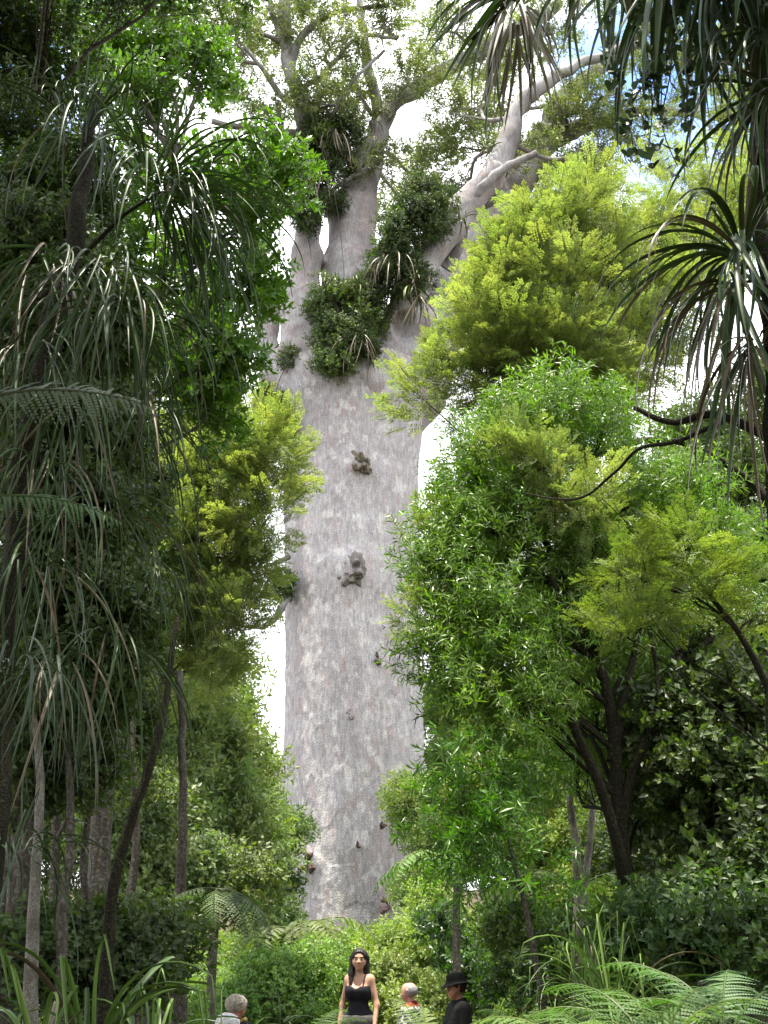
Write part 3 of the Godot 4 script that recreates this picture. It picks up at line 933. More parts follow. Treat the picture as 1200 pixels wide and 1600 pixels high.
	strap_plant("dry_leaf_skirt", "brown root fringe trailing out of the epiphyte mat in the fork", "leaves", Vector3(-0.88, 20.88, -32.40), {"limp": 22, "hang": 8}, 1.3, {"tints": [Color(0.10, 0.075, 0.05), Color(0.15, 0.12, 0.085)], "dead": 0.3, "wide": 0.8, "jit": 6.0})
	strap_plant("dry_leaf_skirt", "dark brown litter and roots hanging from the thicket under the forward limb", "leaves", Vector3(0.27, 23.88, -32.20), {"limp": 30, "hang": 10}, 1.8, {"tints": [Color(0.08, 0.06, 0.042), Color(0.12, 0.095, 0.065)], "dead": 0.3, "wide": 0.8, "jit": 6.0})
	strap_plant("dry_leaf_skirt", "brown fringe hanging off the shaggy clump beside the pale central limb", "leaves", Vector3(-2.47, 29.08, -33.80), {"limp": 26, "hang": 8}, 1.6, {"tints": [Color(0.08, 0.06, 0.042), Color(0.13, 0.10, 0.07)], "dead": 0.3, "wide": 0.8, "jit": 5.0})
	grow("epiphyte_shrub", "pale green straggling epiphyte in front of the dark mat in the fork", "plant", {"trunk": [Vector3(-1.34, 21.51, -32.60)], "spray": "broad", "size": 0.34, "rc": 0.4, "per": 8, "r0": 0.03, "limb": 0.015, "tint": Color(0.09, 0.14, 0.035), "tint2": Color(0.16, 0.21, 0.06), "lobes": [[Vector3(-1.81, 22.82, -32.60), Vector3(0.90, 0.68, 0.40), 8], [Vector3(-0.67, 21.90, -32.40), Vector3(0.80, 1.11, 0.40), 10], [Vector3(-1.53, 20.12, -32.40), Vector3(0.88, 0.66, 0.30), 7], [Vector3(0.00, 24.69, -32.20), Vector3(0.46, 1.14, 0.30), 7], [Vector3(1.16, 26.36, -32.20), Vector3(1.16, 0.83, 0.40), 9], [Vector3(-2.51, 31.25, -33.80), Vector3(0.75, 1.26, 0.40), 7]]})
	strap_plant("dry_leaf_skirt", "dry leaf skirt hanging below the hollow under the great limb", "leaves", Vector3(1.23, 22.52, -32.15), {"limp": 16}, 1.3, {"tints": [Color(0.2, 0.17, 0.12), Color(0.14, 0.11, 0.08)], "dead": 0.4, "wide": 1.3, "jit": 2.0})


# ------------------------------------------------------------------ trees
func forest() -> void:
	var yel := Color(0.19, 0.25, 0.085)
	var yel2 := Color(0.31, 0.38, 0.16)
	var gr := Color(0.095, 0.17, 0.03)
	var gr2 := Color(0.18, 0.29, 0.055)
	var dk := Color(0.055, 0.09, 0.03)
	var dk2 := Color(0.09, 0.135, 0.04)
	# right of the giant: the narrow-leaved tree with the black forked trunk
	grow("narrow_leaved_tree", "glossy narrow-leaved green tree with a forked blackish trunk beside the giant", "tree", {"trunk": [Vector3(1.79, 1.26, -8.60), Vector3(1.84, 1.88, -8.60), Vector3(1.83, 2.68, -8.70), Vector3(1.82, 3.56, -8.80), Vector3(1.65, 4.31, -8.90), Vector3(1.42, 4.99, -9.00)], "r0": 0.08, "r1": 0.025, "bark": M.moss_bark, "spray": "willow", "size": 0.21, "rc": 0.36, "per": 13, "limb": 0.026, "flat": 1.0, "tint": Color(0.12, 0.21, 0.035), "tint2": Color(0.22, 0.34, 0.06), "lift": 0.5, "lobes": [
		[Vector3(1.20, 5.97, -9.20), Vector3(0.48, 0.30, 0.70), 39], [Vector3(0.86, 5.61, -9.20), Vector3(0.36, 0.33, 0.70), 36], [Vector3(1.61, 6.27, -9.40), Vector3(0.50, 0.28, 0.70), 36], [Vector3(0.68, 5.05, -9.00), Vector3(0.27, 0.31, 0.60), 30], [Vector3(0.96, 4.87, -9.00), Vector3(0.43, 0.37, 0.70), 36], [Vector3(0.65, 4.39, -8.80), Vector3(0.30, 0.30, 0.60), 33], [Vector3(0.57, 3.84, -8.60), Vector3(0.25, 0.23, 0.60), 27], [Vector3(0.95, 4.05, -8.60), Vector3(0.34, 0.29, 0.60), 24], [Vector3(1.44, 5.24, -9.00), Vector3(0.37, 0.32, 0.60), 27], [Vector3(0.73, 3.50, -8.40), Vector3(0.25, 0.20, 0.50), 18], [Vector3(1.10, 3.42, -8.40), Vector3(0.25, 0.20, 0.50), 14], [Vector3(2.07, 6.16, -9.60), Vector3(0.44, 0.31, 0.70), 27], [Vector3(2.41, 5.53, -9.40), Vector3(0.36, 0.30, 0.60), 18], [Vector3(2.71, 5.30, -9.00), Vector3(0.35, 0.26, 0.60), 15], [Vector3(3.00, 4.87, -9.00), Vector3(0.28, 0.28, 0.60), 14], [Vector3(0.50, 4.71, -8.90), Vector3(0.19, 0.28, 0.50), 15], [Vector3(1.74, 4.94, -9.20), Vector3(0.35, 0.35, 0.60), 21], [Vector3(2.07, 4.55, -9.30), Vector3(0.35, 0.35, 0.60), 18], [Vector3(1.48, 4.52, -9.20), Vector3(0.34, 0.34, 0.60), 18], [Vector3(2.56, 4.85, -9.30), Vector3(0.35, 0.35, 0.60), 18], [Vector3(1.68, 4.05, -9.20), Vector3(0.34, 0.28, 0.60), 14], [Vector3(2.28, 4.04, -9.40), Vector3(0.34, 0.34, 0.60), 14], [Vector3(1.01, 3.67, -8.80), Vector3(0.32, 0.26, 0.60), 12], [Vector3(2.07, 3.82, -10.20), Vector3(0.43, 0.37, 0.60), 16], [Vector3(2.73, 3.80, -10.40), Vector3(0.43, 0.37, 0.60), 14], [Vector3(1.82, 3.25, -10.40), Vector3(0.43, 0.36, 0.60), 14], [Vector3(2.60, 3.07, -10.40), Vector3(0.36, 0.36, 0.60), 10], [Vector3(2.99, 4.44, -10.20), Vector3(0.44, 0.37, 0.60), 14], [Vector3(3.46, 4.70, -10.20), Vector3(0.38, 0.44, 0.60), 12], [Vector3(1.67, 3.77, -10.00), Vector3(0.30, 0.36, 0.60), 10]]})
	var stem := MB.new()
	# its second and third stems
	var rt: Node3D = get_node("narrow_leaved_tree")
	for l in [[[Vector3(1.83, 1.79, -8.60), Vector3(1.76, 2.28, -8.45), Vector3(1.63, 2.79, -8.40), Vector3(1.45, 3.27, -8.40), Vector3(1.40, 3.71, -8.50), Vector3(1.48, 4.16, -8.60), Vector3(1.41, 4.53, -8.70)], 0.055, 0.018], [[Vector3(1.84, 2.48, -8.68), Vector3(1.95, 2.85, -8.70), Vector3(2.06, 3.08, -8.72), Vector3(2.19, 3.35, -8.80), Vector3(2.29, 3.70, -8.90), Vector3(2.27, 4.28, -9.00)], 0.05, 0.015], [[Vector3(1.82, 2.98, -8.73), Vector3(1.90, 3.29, -8.75), Vector3(2.00, 3.62, -8.80), Vector3(2.17, 4.08, -8.90), Vector3(2.30, 4.63, -9.00)], 0.05, 0.02], [[Vector3(1.80, 3.67, -8.80), Vector3(1.78, 4.11, -8.80), Vector3(1.80, 4.60, -8.90), Vector3(1.93, 5.24, -9.00)], 0.035, 0.012]]:
		stem = MB.new()
		var line := curve(l[0], 20)
		for k in line.size():
			line[k] -= rt.position
		tube(stem, line, l[1], l[2], 9, Color.WHITE, 0.25)
		part("stem", stem.mesh(true), M.moss_bark, rt)
	grow("drooping_sapling", "young drooping narrow-leaved sapling under the forked blackish tree", "tree", {"trunk": [Vector3(1.07, 1.05, -8.00), Vector3(1.03, 1.61, -8.00), Vector3(0.91, 2.24, -8.00), Vector3(0.79, 2.73, -8.00)], "r0": 0.03, "r1": 0.01, "bark": M.bark, "spray": "willow", "size": 0.24, "rc": 0.34, "per": 10, "limb": 0.012, "tint": Color(0.07, 0.16, 0.02), "tint2": Color(0.13, 0.27, 0.03), "lift": -0.25, "lobes": [[Vector3(0.67, 2.85, -8.20), Vector3(0.29, 0.19, 0.40), 7], [Vector3(0.52, 2.53, -8.20), Vector3(0.24, 0.24, 0.40), 6], [Vector3(0.82, 2.42, -8.00), Vector3(0.23, 0.27, 0.40), 7], [Vector3(0.96, 2.06, -7.80), Vector3(0.18, 0.22, 0.40), 5], [Vector3(0.63, 2.20, -8.00), Vector3(0.23, 0.18, 0.40), 5], [Vector3(1.11, 2.96, -8.60), Vector3(0.25, 0.20, 0.40), 5]]})
	# feathery yellow-green trees
	grow("feathery_tree", "tall feathery lime-green tree rising beside the giant's pale limbs", "tree", {"trunk": [Vector3(3.10, 1.48, -13.50), Vector3(3.23, 3.66, -13.50), Vector3(3.37, 6.15, -13.50), Vector3(3.42, 8.55, -13.60), Vector3(3.29, 10.34, -13.60)], "r0": 0.13, "r1": 0.03, "bark": M.bark, "flat": 0.9, "spray": "fine", "size": 0.30, "rc": 0.5, "per": 19, "limb": 0.022, "tint": yel, "tint2": yel2, "lift": 0.3, "lobes": [
		[Vector3(2.34, 11.07, -13.20), Vector3(0.61, 0.47, 0.90), 22], [Vector3(2.99, 11.63, -13.50), Vector3(0.67, 0.48, 0.90), 20], [Vector3(1.76, 10.06, -13.00), Vector3(0.50, 0.41, 0.80), 18], [Vector3(2.43, 9.96, -13.00), Vector3(0.67, 0.45, 0.90), 22], [Vector3(3.30, 10.72, -13.50), Vector3(0.66, 0.57, 0.90), 20], [Vector3(1.74, 9.07, -12.80), Vector3(0.48, 0.30, 0.80), 14], [Vector3(1.36, 9.52, -12.80), Vector3(0.32, 0.26, 0.50), 8], [Vector3(2.46, 9.03, -13.00), Vector3(0.62, 0.40, 0.90), 18], [Vector3(3.43, 9.41, -13.30), Vector3(0.63, 0.50, 0.90), 18], [Vector3(1.15, 8.67, -12.70), Vector3(0.34, 0.15, 0.40), 6], [Vector3(0.50, 8.30, -12.60), Vector3(0.25, 0.12, 0.30), 4], [Vector3(4.08, 11.76, -14.00), Vector3(0.70, 0.60, 0.90), 16], [Vector3(2.99, 8.54, -13.20), Vector3(0.62, 0.32, 0.80), 12], [Vector3(4.30, 10.28, -13.50), Vector3(0.56, 0.65, 0.90), 14], [Vector3(4.94, 11.52, -14.00), Vector3(0.69, 0.59, 1.00), 14], [Vector3(5.54, 12.36, -14.00), Vector3(0.71, 0.60, 1.00), 16], [Vector3(4.62, 13.00, -14.50), Vector3(0.63, 0.52, 0.90), 8], [Vector3(1.64, 8.70, -12.90), Vector3(0.39, 0.21, 0.50), 10], [Vector3(2.26, 8.59, -13.00), Vector3(0.43, 0.23, 0.60), 10], [Vector3(1.26, 9.17, -12.80), Vector3(0.30, 0.23, 0.40), 6], [Vector3(1.85, 10.77, -13.10), Vector3(0.37, 0.37, 0.60), 8]]})
	grow("feathery_tree", "low feathery lime-green tree spreading in front of the forked blackish stems", "tree", {"trunk": [Vector3(2.45, 1.54, -7.00), Vector3(2.54, 2.47, -7.00), Vector3(2.49, 3.29, -7.00), Vector3(2.21, 3.82, -7.00)], "r0": 0.05, "r1": 0.015, "bark": M.moss_bark, "spray": "fine", "size": 0.16, "rc": 0.2, "per": 10, "limb": 0.01, "tint": Color(0.14, 0.205, 0.045), "tint2": Color(0.22, 0.30, 0.07), "lobes": [[Vector3(1.68, 3.98, -7.00), Vector3(0.17, 0.11, 0.40), 7], [Vector3(2.03, 4.14, -7.00), Vector3(0.20, 0.11, 0.40), 7], [Vector3(1.70, 3.63, -6.90), Vector3(0.19, 0.08, 0.40), 5], [Vector3(2.31, 3.96, -7.00), Vector3(0.22, 0.13, 0.40), 6], [Vector3(2.50, 3.69, -7.00), Vector3(0.17, 0.16, 0.40), 6], [Vector3(1.50, 3.52, -6.80), Vector3(0.12, 0.07, 0.30), 3], [Vector3(2.04, 3.82, -7.00), Vector3(0.16, 0.09, 0.40), 4]]})
	grow("feathery_bough_tree", "feathery yellow-green tree hanging boughs over the narrow-leaved crown", "tree", {"trunk": [Vector3(3.83, 1.51, -10.00), Vector3(4.14, 4.33, -10.00), Vector3(3.85, 5.78, -10.00), Vector3(2.95, 6.42, -10.00), Vector3(1.76, 5.74, -9.00)], "r0": 0.09, "r1": 0.02, "bark": M.moss_bark, "spray": "fine", "size": 0.2, "rc": 0.22, "per": 12, "limb": 0.01, "tint": yel, "tint2": yel2, "lobes": [[Vector3(1.40, 5.50, -8.60), Vector3(0.34, 0.15, 0.40), 9], [Vector3(1.12, 5.59, -8.60), Vector3(0.20, 0.10, 0.30), 5], [Vector3(1.77, 5.05, -8.40), Vector3(0.24, 0.13, 0.40), 5], [Vector3(1.51, 5.11, -8.40), Vector3(0.22, 0.11, 0.30), 4], [Vector3(0.43, 5.01, -8.90), Vector3(0.12, 0.15, 0.30), 4], [Vector3(0.36, 4.13, -8.60), Vector3(0.12, 0.14, 0.30), 4]]})
	# left of the giant
	grow("feathery_tree", "feathery yellow-green tree leaning its lit sprays against the giant's flank", "tree", {"trunk": [Vector3(-3.24, 1.46, -16.00), Vector3(-3.36, 4.04, -16.00), Vector3(-3.26, 6.47, -16.00), Vector3(-2.98, 8.29, -16.00), Vector3(-2.84, 9.43, -16.00)], "r0": 0.12, "r1": 0.03, "bark": M.bark, "flat": 0.9, "spray": "fine", "size": 0.34, "rc": 0.56, "per": 15, "limb": 0.022, "tint": yel, "tint2": yel2, "lobes": [
		[Vector3(-2.19, 9.07, -15.50), Vector3(0.46, 0.37, 0.90), 14], [Vector3(-2.94, 9.31, -16.00), Vector3(0.63, 0.52, 0.90), 20], [Vector3(-1.67, 8.72, -15.00), Vector3(0.29, 0.24, 0.40), 6], [Vector3(-3.06, 8.42, -15.80), Vector3(0.61, 0.51, 0.90), 20], [Vector3(-2.30, 8.24, -15.50), Vector3(0.55, 0.36, 0.90), 14], [Vector3(-1.68, 7.66, -15.00), Vector3(0.27, 0.15, 0.40), 4], [Vector3(-2.79, 7.33, -15.50), Vector3(0.59, 0.44, 0.90), 18], [Vector3(-2.07, 7.33, -15.20), Vector3(0.38, 0.23, 0.60), 8], [Vector3(-3.41, 7.20, -16.00), Vector3(0.60, 0.60, 0.90), 16], [Vector3(-2.46, 6.67, -15.50), Vector3(0.39, 0.25, 0.70), 8], [Vector3(-3.14, 6.16, -16.00), Vector3(0.49, 0.44, 0.90), 14], [Vector3(-2.97, 10.40, -16.50), Vector3(0.55, 0.44, 0.70), 12], [Vector3(-3.78, 9.43, -16.50), Vector3(0.65, 0.76, 1.00), 16], [Vector3(-3.91, 8.38, -16.50), Vector3(0.63, 0.63, 1.00), 14], [Vector3(-2.39, 6.05, -15.60), Vector3(0.48, 0.38, 0.80), 12], [Vector3(-3.33, 6.16, -16.00), Vector3(0.59, 0.49, 0.90), 14], [Vector3(-2.80, 5.56, -16.00), Vector3(0.58, 0.39, 0.90), 12], [Vector3(-2.11, 6.79, -15.40), Vector3(0.43, 0.38, 0.60), 9], [Vector3(-1.87, 8.38, -15.20), Vector3(0.39, 0.39, 0.60), 9], [Vector3(-3.69, 6.99, -16.00), Vector3(0.50, 0.60, 0.90), 12]]})
	grow("glossy_tree", "glossy broad-leaved bright green tree behind the perching lilies", "tree", {"trunk": [Vector3(-2.71, 1.50, -11.00), Vector3(-2.82, 3.92, -11.00), Vector3(-2.81, 6.82, -11.00), Vector3(-2.68, 8.94, -11.00), Vector3(-2.67, 10.84, -11.00)], "r0": 0.12, "r1": 0.04, "bark": M.bark, "spray": "broad", "size": 0.32, "rc": 0.30, "per": 13, "limb": 0.03, "tint": gr, "tint2": Color(0.14, 0.25, 0.035), "lobes": [
		[Vector3(-1.42, 10.19, -10.50), Vector3(0.37, 0.31, 0.60), 12], [Vector3(-1.09, 10.07, -10.30), Vector3(0.18, 0.23, 0.40), 5], [Vector3(-1.63, 9.57, -10.60), Vector3(0.34, 0.34, 0.60), 13], [Vector3(-1.51, 8.67, -10.60), Vector3(0.30, 0.37, 0.60), 12], [Vector3(-2.01, 10.54, -11.00), Vector3(0.48, 0.44, 0.70), 14], [Vector3(-3.02, 13.14, -11.50), Vector3(0.71, 0.53, 0.80), 22], [Vector3(-2.46, 12.68, -11.50), Vector3(0.44, 0.44, 0.80), 12], [Vector3(-3.80, 13.02, -11.50), Vector3(0.62, 0.53, 0.80), 18], [Vector3(-3.36, 12.01, -11.50), Vector3(0.78, 0.43, 0.80), 18], [Vector3(-1.72, 7.86, -10.80), Vector3(0.33, 0.40, 0.60), 13], [Vector3(-2.35, 9.26, -11.20), Vector3(0.47, 0.47, 0.70), 16], [Vector3(-2.11, 8.32, -11.00), Vector3(0.45, 0.45, 0.70), 16], [Vector3(-3.47, 14.13, -12.00), Vector3(0.75, 0.47, 0.80), 16], [Vector3(-2.36, 7.64, -11.00), Vector3(0.44, 0.44, 0.70), 14], [Vector3(-4.52, 14.38, -12.00), Vector3(0.66, 0.47, 0.80), 14], [Vector3(-1.97, 7.30, -11.00), Vector3(0.37, 0.29, 0.60), 8], [Vector3(-2.99, 10.54, -11.50), Vector3(0.66, 0.50, 0.80), 14], [Vector3(-3.39, 9.56, -11.50), Vector3(0.65, 0.57, 0.80), 16], [Vector3(-2.91, 8.62, -11.50), Vector3(0.63, 0.55, 0.80), 16]]})
	grow("small_leaved_tree", "dark small-leaved tree with bluish gloss at the forest edge beyond the lilies", "tree", {"trunk": [Vector3(-3.15, 1.52, -9.00), Vector3(-3.54, 4.63, -9.00), Vector3(-3.72, 7.24, -9.00), Vector3(-3.77, 9.16, -9.00)], "r0": 0.14, "r1": 0.04, "bark": M.bark, "spray": "round", "size": 0.34, "rc": 0.36, "per": 14, "limb": 0.03, "tint": dk, "tint2": dk2, "mat": M.gloss, "lobes": [[Vector3(-3.64, 9.16, -8.80), Vector3(0.39, 0.39, 0.70), 16], [Vector3(-3.34, 8.21, -8.60), Vector3(0.37, 0.31, 0.60), 12], [Vector3(-3.91, 10.27, -9.00), Vector3(0.41, 0.34, 0.70), 12], [Vector3(-2.93, 8.44, -8.60), Vector3(0.31, 0.31, 0.60), 10], [Vector3(-3.50, 7.55, -8.60), Vector3(0.30, 0.36, 0.60), 12], [Vector3(-3.43, 10.37, -9.20), Vector3(0.35, 0.35, 0.60), 8], [Vector3(-4.09, 11.62, -9.50), Vector3(0.45, 0.30, 0.60), 8], [Vector3(-3.2, 11.2, -8.0), Vector3(1.4, 0.7, 1.2), 26], [Vector3(-1.9, 11.6, -8.2), Vector3(1.2, 0.6, 1.2), 20], [Vector3(-4.6, 10.6, -7.8), Vector3(1.3, 1.0, 1.3), 24], [Vector3(-3.0, 10.6, -6.8), Vector3(1.3, 0.6, 0.8), 20], [Vector3(-4.8, 8.0, -7.6), Vector3(1.0, 1.4, 1.2), 20]]})  # the last, larger lobes are out of view, added to shade the lilies
	grow("climber_tree", "climber-choked small-leaved tree packed behind the perching lilies", "tree", {"trunk": [Vector3(-2.53, 0.96, -8.20), Vector3(-2.68, 2.85, -8.20), Vector3(-2.78, 4.91, -8.20), Vector3(-2.90, 7.41, -8.20)], "r0": 0.12, "r1": 0.05, "bark": M.bark, "spray": "round", "size": 0.34, "rc": 0.36, "per": 15, "limb": 0.03, "tint": dk, "tint2": dk2, "lobes": [[Vector3(-2.92, 7.14, -8.00), Vector3(0.45, 0.39, 0.60), 20], [Vector3(-2.94, 6.36, -8.00), Vector3(0.44, 0.38, 0.60), 20], [Vector3(-2.41, 6.49, -8.00), Vector3(0.38, 0.38, 0.60), 18], [Vector3(-2.85, 5.63, -8.00), Vector3(0.42, 0.37, 0.60), 20], [Vector3(-2.37, 5.51, -8.00), Vector3(0.37, 0.32, 0.60), 18], [Vector3(-2.77, 4.89, -8.00), Vector3(0.41, 0.36, 0.60), 20], [Vector3(-2.29, 4.72, -8.00), Vector3(0.36, 0.36, 0.60), 18], [Vector3(-2.68, 4.19, -8.00), Vector3(0.40, 0.35, 0.60), 18], [Vector3(-2.17, 4.03, -8.00), Vector3(0.35, 0.35, 0.60), 16], [Vector3(-2.70, 3.53, -8.00), Vector3(0.34, 0.34, 0.60), 16], [Vector3(-2.31, 3.43, -8.20), Vector3(0.34, 0.29, 0.60), 14], [Vector3(-2.84, 2.88, -8.40), Vector3(0.29, 0.29, 0.50), 10], [Vector3(-2.46, 2.91, -8.60), Vector3(0.30, 0.30, 0.50), 10]]})
	# mid-distance trees behind the left thicket
	var mids := [
		["small_leaved_tree", "grey-green small-leaved tree low beside the bright gap of sky", [Vector3(-2.92, 0.82, -20.00), Vector3(-3.05, 2.98, -20.00), Vector3(-3.03, 4.65, -20.00)], Color(0.18, 0.25, 0.10), Color(0.30, 0.36, 0.15), [[Vector3(-3.10, 5.39, -19.00), Vector3(0.68, 0.51, 1.00), 18], [Vector3(-3.97, 5.95, -19.50), Vector3(0.70, 0.64, 1.10), 20], [Vector3(-2.54, 4.53, -18.50), Vector3(0.43, 0.39, 0.80), 11], [Vector3(-3.32, 4.50, -19.00), Vector3(0.78, 0.55, 1.00), 20], [Vector3(-4.00, 4.61, -19.00), Vector3(0.67, 0.67, 1.00), 16], [Vector3(-2.49, 3.73, -18.00), Vector3(0.52, 0.41, 0.80), 14], [Vector3(-3.09, 3.43, -18.00), Vector3(0.62, 0.46, 0.80), 16], [Vector3(-3.00, 6.31, -19.50), Vector3(0.35, 0.47, 0.70), 6], [Vector3(-2.10, 3.14, -18.00), Vector3(0.31, 0.41, 0.70), 8]]],
		["small_leaved_tree", "olive small-leaved tree low on the bank beside the slender pale pole", [Vector3(-2.73, 0.72, -15.00), Vector3(-2.85, 2.24, -15.00), Vector3(-2.82, 3.05, -15.00)], Color(0.13, 0.19, 0.075), Color(0.24, 0.30, 0.115), [[Vector3(-2.84, 3.09, -14.60), Vector3(0.42, 0.33, 0.80), 14], [Vector3(-3.38, 3.58, -14.60), Vector3(0.42, 0.51, 0.80), 14], [Vector3(-2.20, 2.42, -14.00), Vector3(0.39, 0.25, 0.70), 12], [Vector3(-2.74, 2.27, -14.00), Vector3(0.39, 0.31, 0.70), 12], [Vector3(-1.74, 2.29, -14.50), Vector3(0.24, 0.24, 0.70), 8], [Vector3(-3.25, 2.72, -14.00), Vector3(0.40, 0.48, 0.70), 12]]],
		["small_leaved_tree", "green small-leaved tree standing behind the hanging strap leaves", [Vector3(-3.62, 0.84, -13.00), Vector3(-3.86, 3.58, -13.00), Vector3(-3.97, 5.98, -13.00), Vector3(-4.03, 7.31, -13.00)], dk, dk2, [[Vector3(-3.81, 6.48, -12.50), Vector3(0.72, 0.56, 1.00), 24], [Vector3(-4.16, 5.40, -12.50), Vector3(0.62, 0.54, 1.00), 22], [Vector3(-3.24, 5.40, -12.50), Vector3(0.54, 0.54, 1.00), 20], [Vector3(-3.38, 4.28, -12.00), Vector3(0.57, 0.50, 0.90), 20], [Vector3(-4.58, 7.53, -12.50), Vector3(0.57, 0.57, 1.00), 18], [Vector3(-4.57, 8.84, -12.50), Vector3(0.68, 0.59, 1.00), 18], [Vector3(-3.75, 8.27, -12.50), Vector3(0.58, 0.58, 1.00), 18], [Vector3(-2.97, 3.78, -12.00), Vector3(0.35, 0.42, 0.80), 12], [Vector3(-3.99, 3.99, -12.00), Vector3(0.43, 0.43, 0.80), 14], [Vector3(-3.34, 7.03, -13.00), Vector3(0.50, 0.50, 0.90), 14]]],
		["round_headed_tree", "pale yellow-green tree far behind, low against the giant's flank", [Vector3(-4.28, 1.19, -46.00), Vector3(-4.41, 4.78, -46.00), Vector3(-4.51, 7.31, -46.00)], Color(0.16, 0.19, 0.04), Color(0.24, 0.26, 0.06), [[Vector3(-4.56, 7.69, -45.00), Vector3(0.78, 1.04, 1.60), 14], [Vector3(-4.02, 6.08, -44.00), Vector3(0.65, 0.91, 1.40), 12], [Vector3(-4.89, 6.19, -45.00), Vector3(0.77, 1.03, 1.60), 12], [Vector3(-5.48, 8.77, -47.00), Vector3(0.82, 0.66, 1.40), 8]]],
		["round_headed_tree", "green tree far behind, beyond the giant trunk's lower flank", [Vector3(2.86, 0.10, -44.00), Vector3(2.98, 4.65, -44.00), Vector3(3.08, 8.31, -44.00)], Color(0.085, 0.135, 0.035), Color(0.14, 0.195, 0.055), [[Vector3(2.30, 10.42, -43.00), Vector3(0.87, 1.02, 2.00), 18], [Vector3(2.46, 8.49, -42.00), Vector3(0.89, 0.98, 2.00), 18], [Vector3(3.56, 9.91, -43.00), Vector3(1.02, 1.27, 2.00), 20], [Vector3(2.12, 6.46, -41.00), Vector3(0.80, 0.94, 1.60), 16], [Vector3(3.40, 7.05, -42.00), Vector3(1.09, 1.21, 2.00), 20], [Vector3(4.78, 8.66, -43.00), Vector3(1.26, 1.51, 2.00), 20], [Vector3(4.79, 5.65, -42.00), Vector3(1.44, 1.44, 2.00), 22], [Vector3(2.78, 4.44, -41.00), Vector3(1.16, 1.16, 1.80), 18]]],
		["round_headed_tree", "sunlit lime tree seen through the gap behind the forked stems", [Vector3(3.24, 0.43, -30.00), Vector3(3.35, 2.88, -30.00), Vector3(3.46, 5.32, -30.00)], Color(0.13, 0.19, 0.03), Color(0.24, 0.29, 0.05), [[Vector3(3.08, 6.86, -29.00), Vector3(0.85, 0.85, 1.50), 18], [Vector3(4.31, 7.55, -29.00), Vector3(1.03, 0.86, 1.50), 18], [Vector3(2.64, 5.30, -28.50), Vector3(0.74, 0.74, 1.40), 14], [Vector3(4.31, 5.78, -28.50), Vector3(0.99, 0.91, 1.50), 18], [Vector3(4.77, 3.99, -28.00), Vector3(1.11, 0.95, 1.50), 20], [Vector3(3.49, 3.84, -28.00), Vector3(0.95, 0.95, 1.50), 16], [Vector3(5.14, 2.89, -27.00), Vector3(0.91, 0.60, 1.50), 16], [Vector3(4.20, 2.47, -27.00), Vector3(0.75, 0.60, 1.20), 10], [Vector3(5.66, 2.71, -26.00), Vector3(0.73, 0.73, 1.20), 12]]],
		["round_headed_tree", "mid green tree filling the wood behind the forked blackish trunk", [Vector3(5.35, 0.74, -22.00), Vector3(5.65, 3.72, -22.00), Vector3(5.90, 7.60, -22.00), Vector3(6.11, 9.74, -22.00)], Color(0.05, 0.09, 0.02), Color(0.12, 0.17, 0.035), [[Vector3(4.75, 9.55, -21.50), Vector3(1.09, 1.09, 1.50), 28], [Vector3(6.18, 10.29, -21.50), Vector3(1.10, 1.10, 1.50), 26], [Vector3(7.18, 9.41, -21.50), Vector3(1.08, 1.22, 1.50), 26], [Vector3(4.61, 7.32, -21.00), Vector3(1.02, 1.02, 1.40), 26], [Vector3(5.94, 7.86, -21.00), Vector3(1.03, 1.03, 1.40), 24], [Vector3(7.63, 10.88, -21.50), Vector3(0.97, 0.97, 1.50), 20], [Vector3(4.61, 5.56, -20.50), Vector3(0.97, 0.85, 1.40), 24], [Vector3(3.36, 7.86, -21.00), Vector3(0.78, 1.03, 1.40), 16], [Vector3(7.09, 12.36, -22.00), Vector3(1.01, 0.87, 1.50), 16], [Vector3(8.47, 13.01, -22.00), Vector3(0.73, 1.02, 1.50), 14]]],
		["small_leaved_tree", "dense small-leaved tree beside the lichen-blotched trunk", [Vector3(3.18, 0.96, -11.00), Vector3(3.39, 2.66, -11.00), Vector3(3.51, 4.26, -11.00), Vector3(3.57, 5.30, -11.00)], dk, dk2, [[Vector3(3.06, 4.10, -10.60), Vector3(0.45, 0.38, 0.90), 20], [Vector3(3.59, 4.23, -10.60), Vector3(0.38, 0.45, 0.90), 20], [Vector3(3.05, 3.37, -10.40), Vector3(0.49, 0.37, 0.90), 20], [Vector3(3.40, 3.21, -10.20), Vector3(0.36, 0.42, 0.80), 18], [Vector3(2.69, 2.75, -10.20), Vector3(0.35, 0.35, 0.80), 14], [Vector3(3.13, 2.51, -10.00), Vector3(0.40, 0.34, 0.80), 18], [Vector3(3.93, 5.38, -10.80), Vector3(0.34, 0.41, 0.80), 12], [Vector3(2.58, 3.40, -11.00), Vector3(0.32, 0.45, 0.80), 10], [Vector3(2.92, 3.48, -8.90), Vector3(0.27, 0.32, 0.50), 9], [Vector3(2.58, 2.86, -8.90), Vector3(0.26, 0.31, 0.50), 8], [Vector3(2.90, 2.63, -8.70), Vector3(0.20, 0.30, 0.50), 8], [Vector3(2.45, 3.34, -9.00), Vector3(0.21, 0.32, 0.50), 7], [Vector3(2.64, 2.26, -8.80), Vector3(0.25, 0.20, 0.50), 7]]],
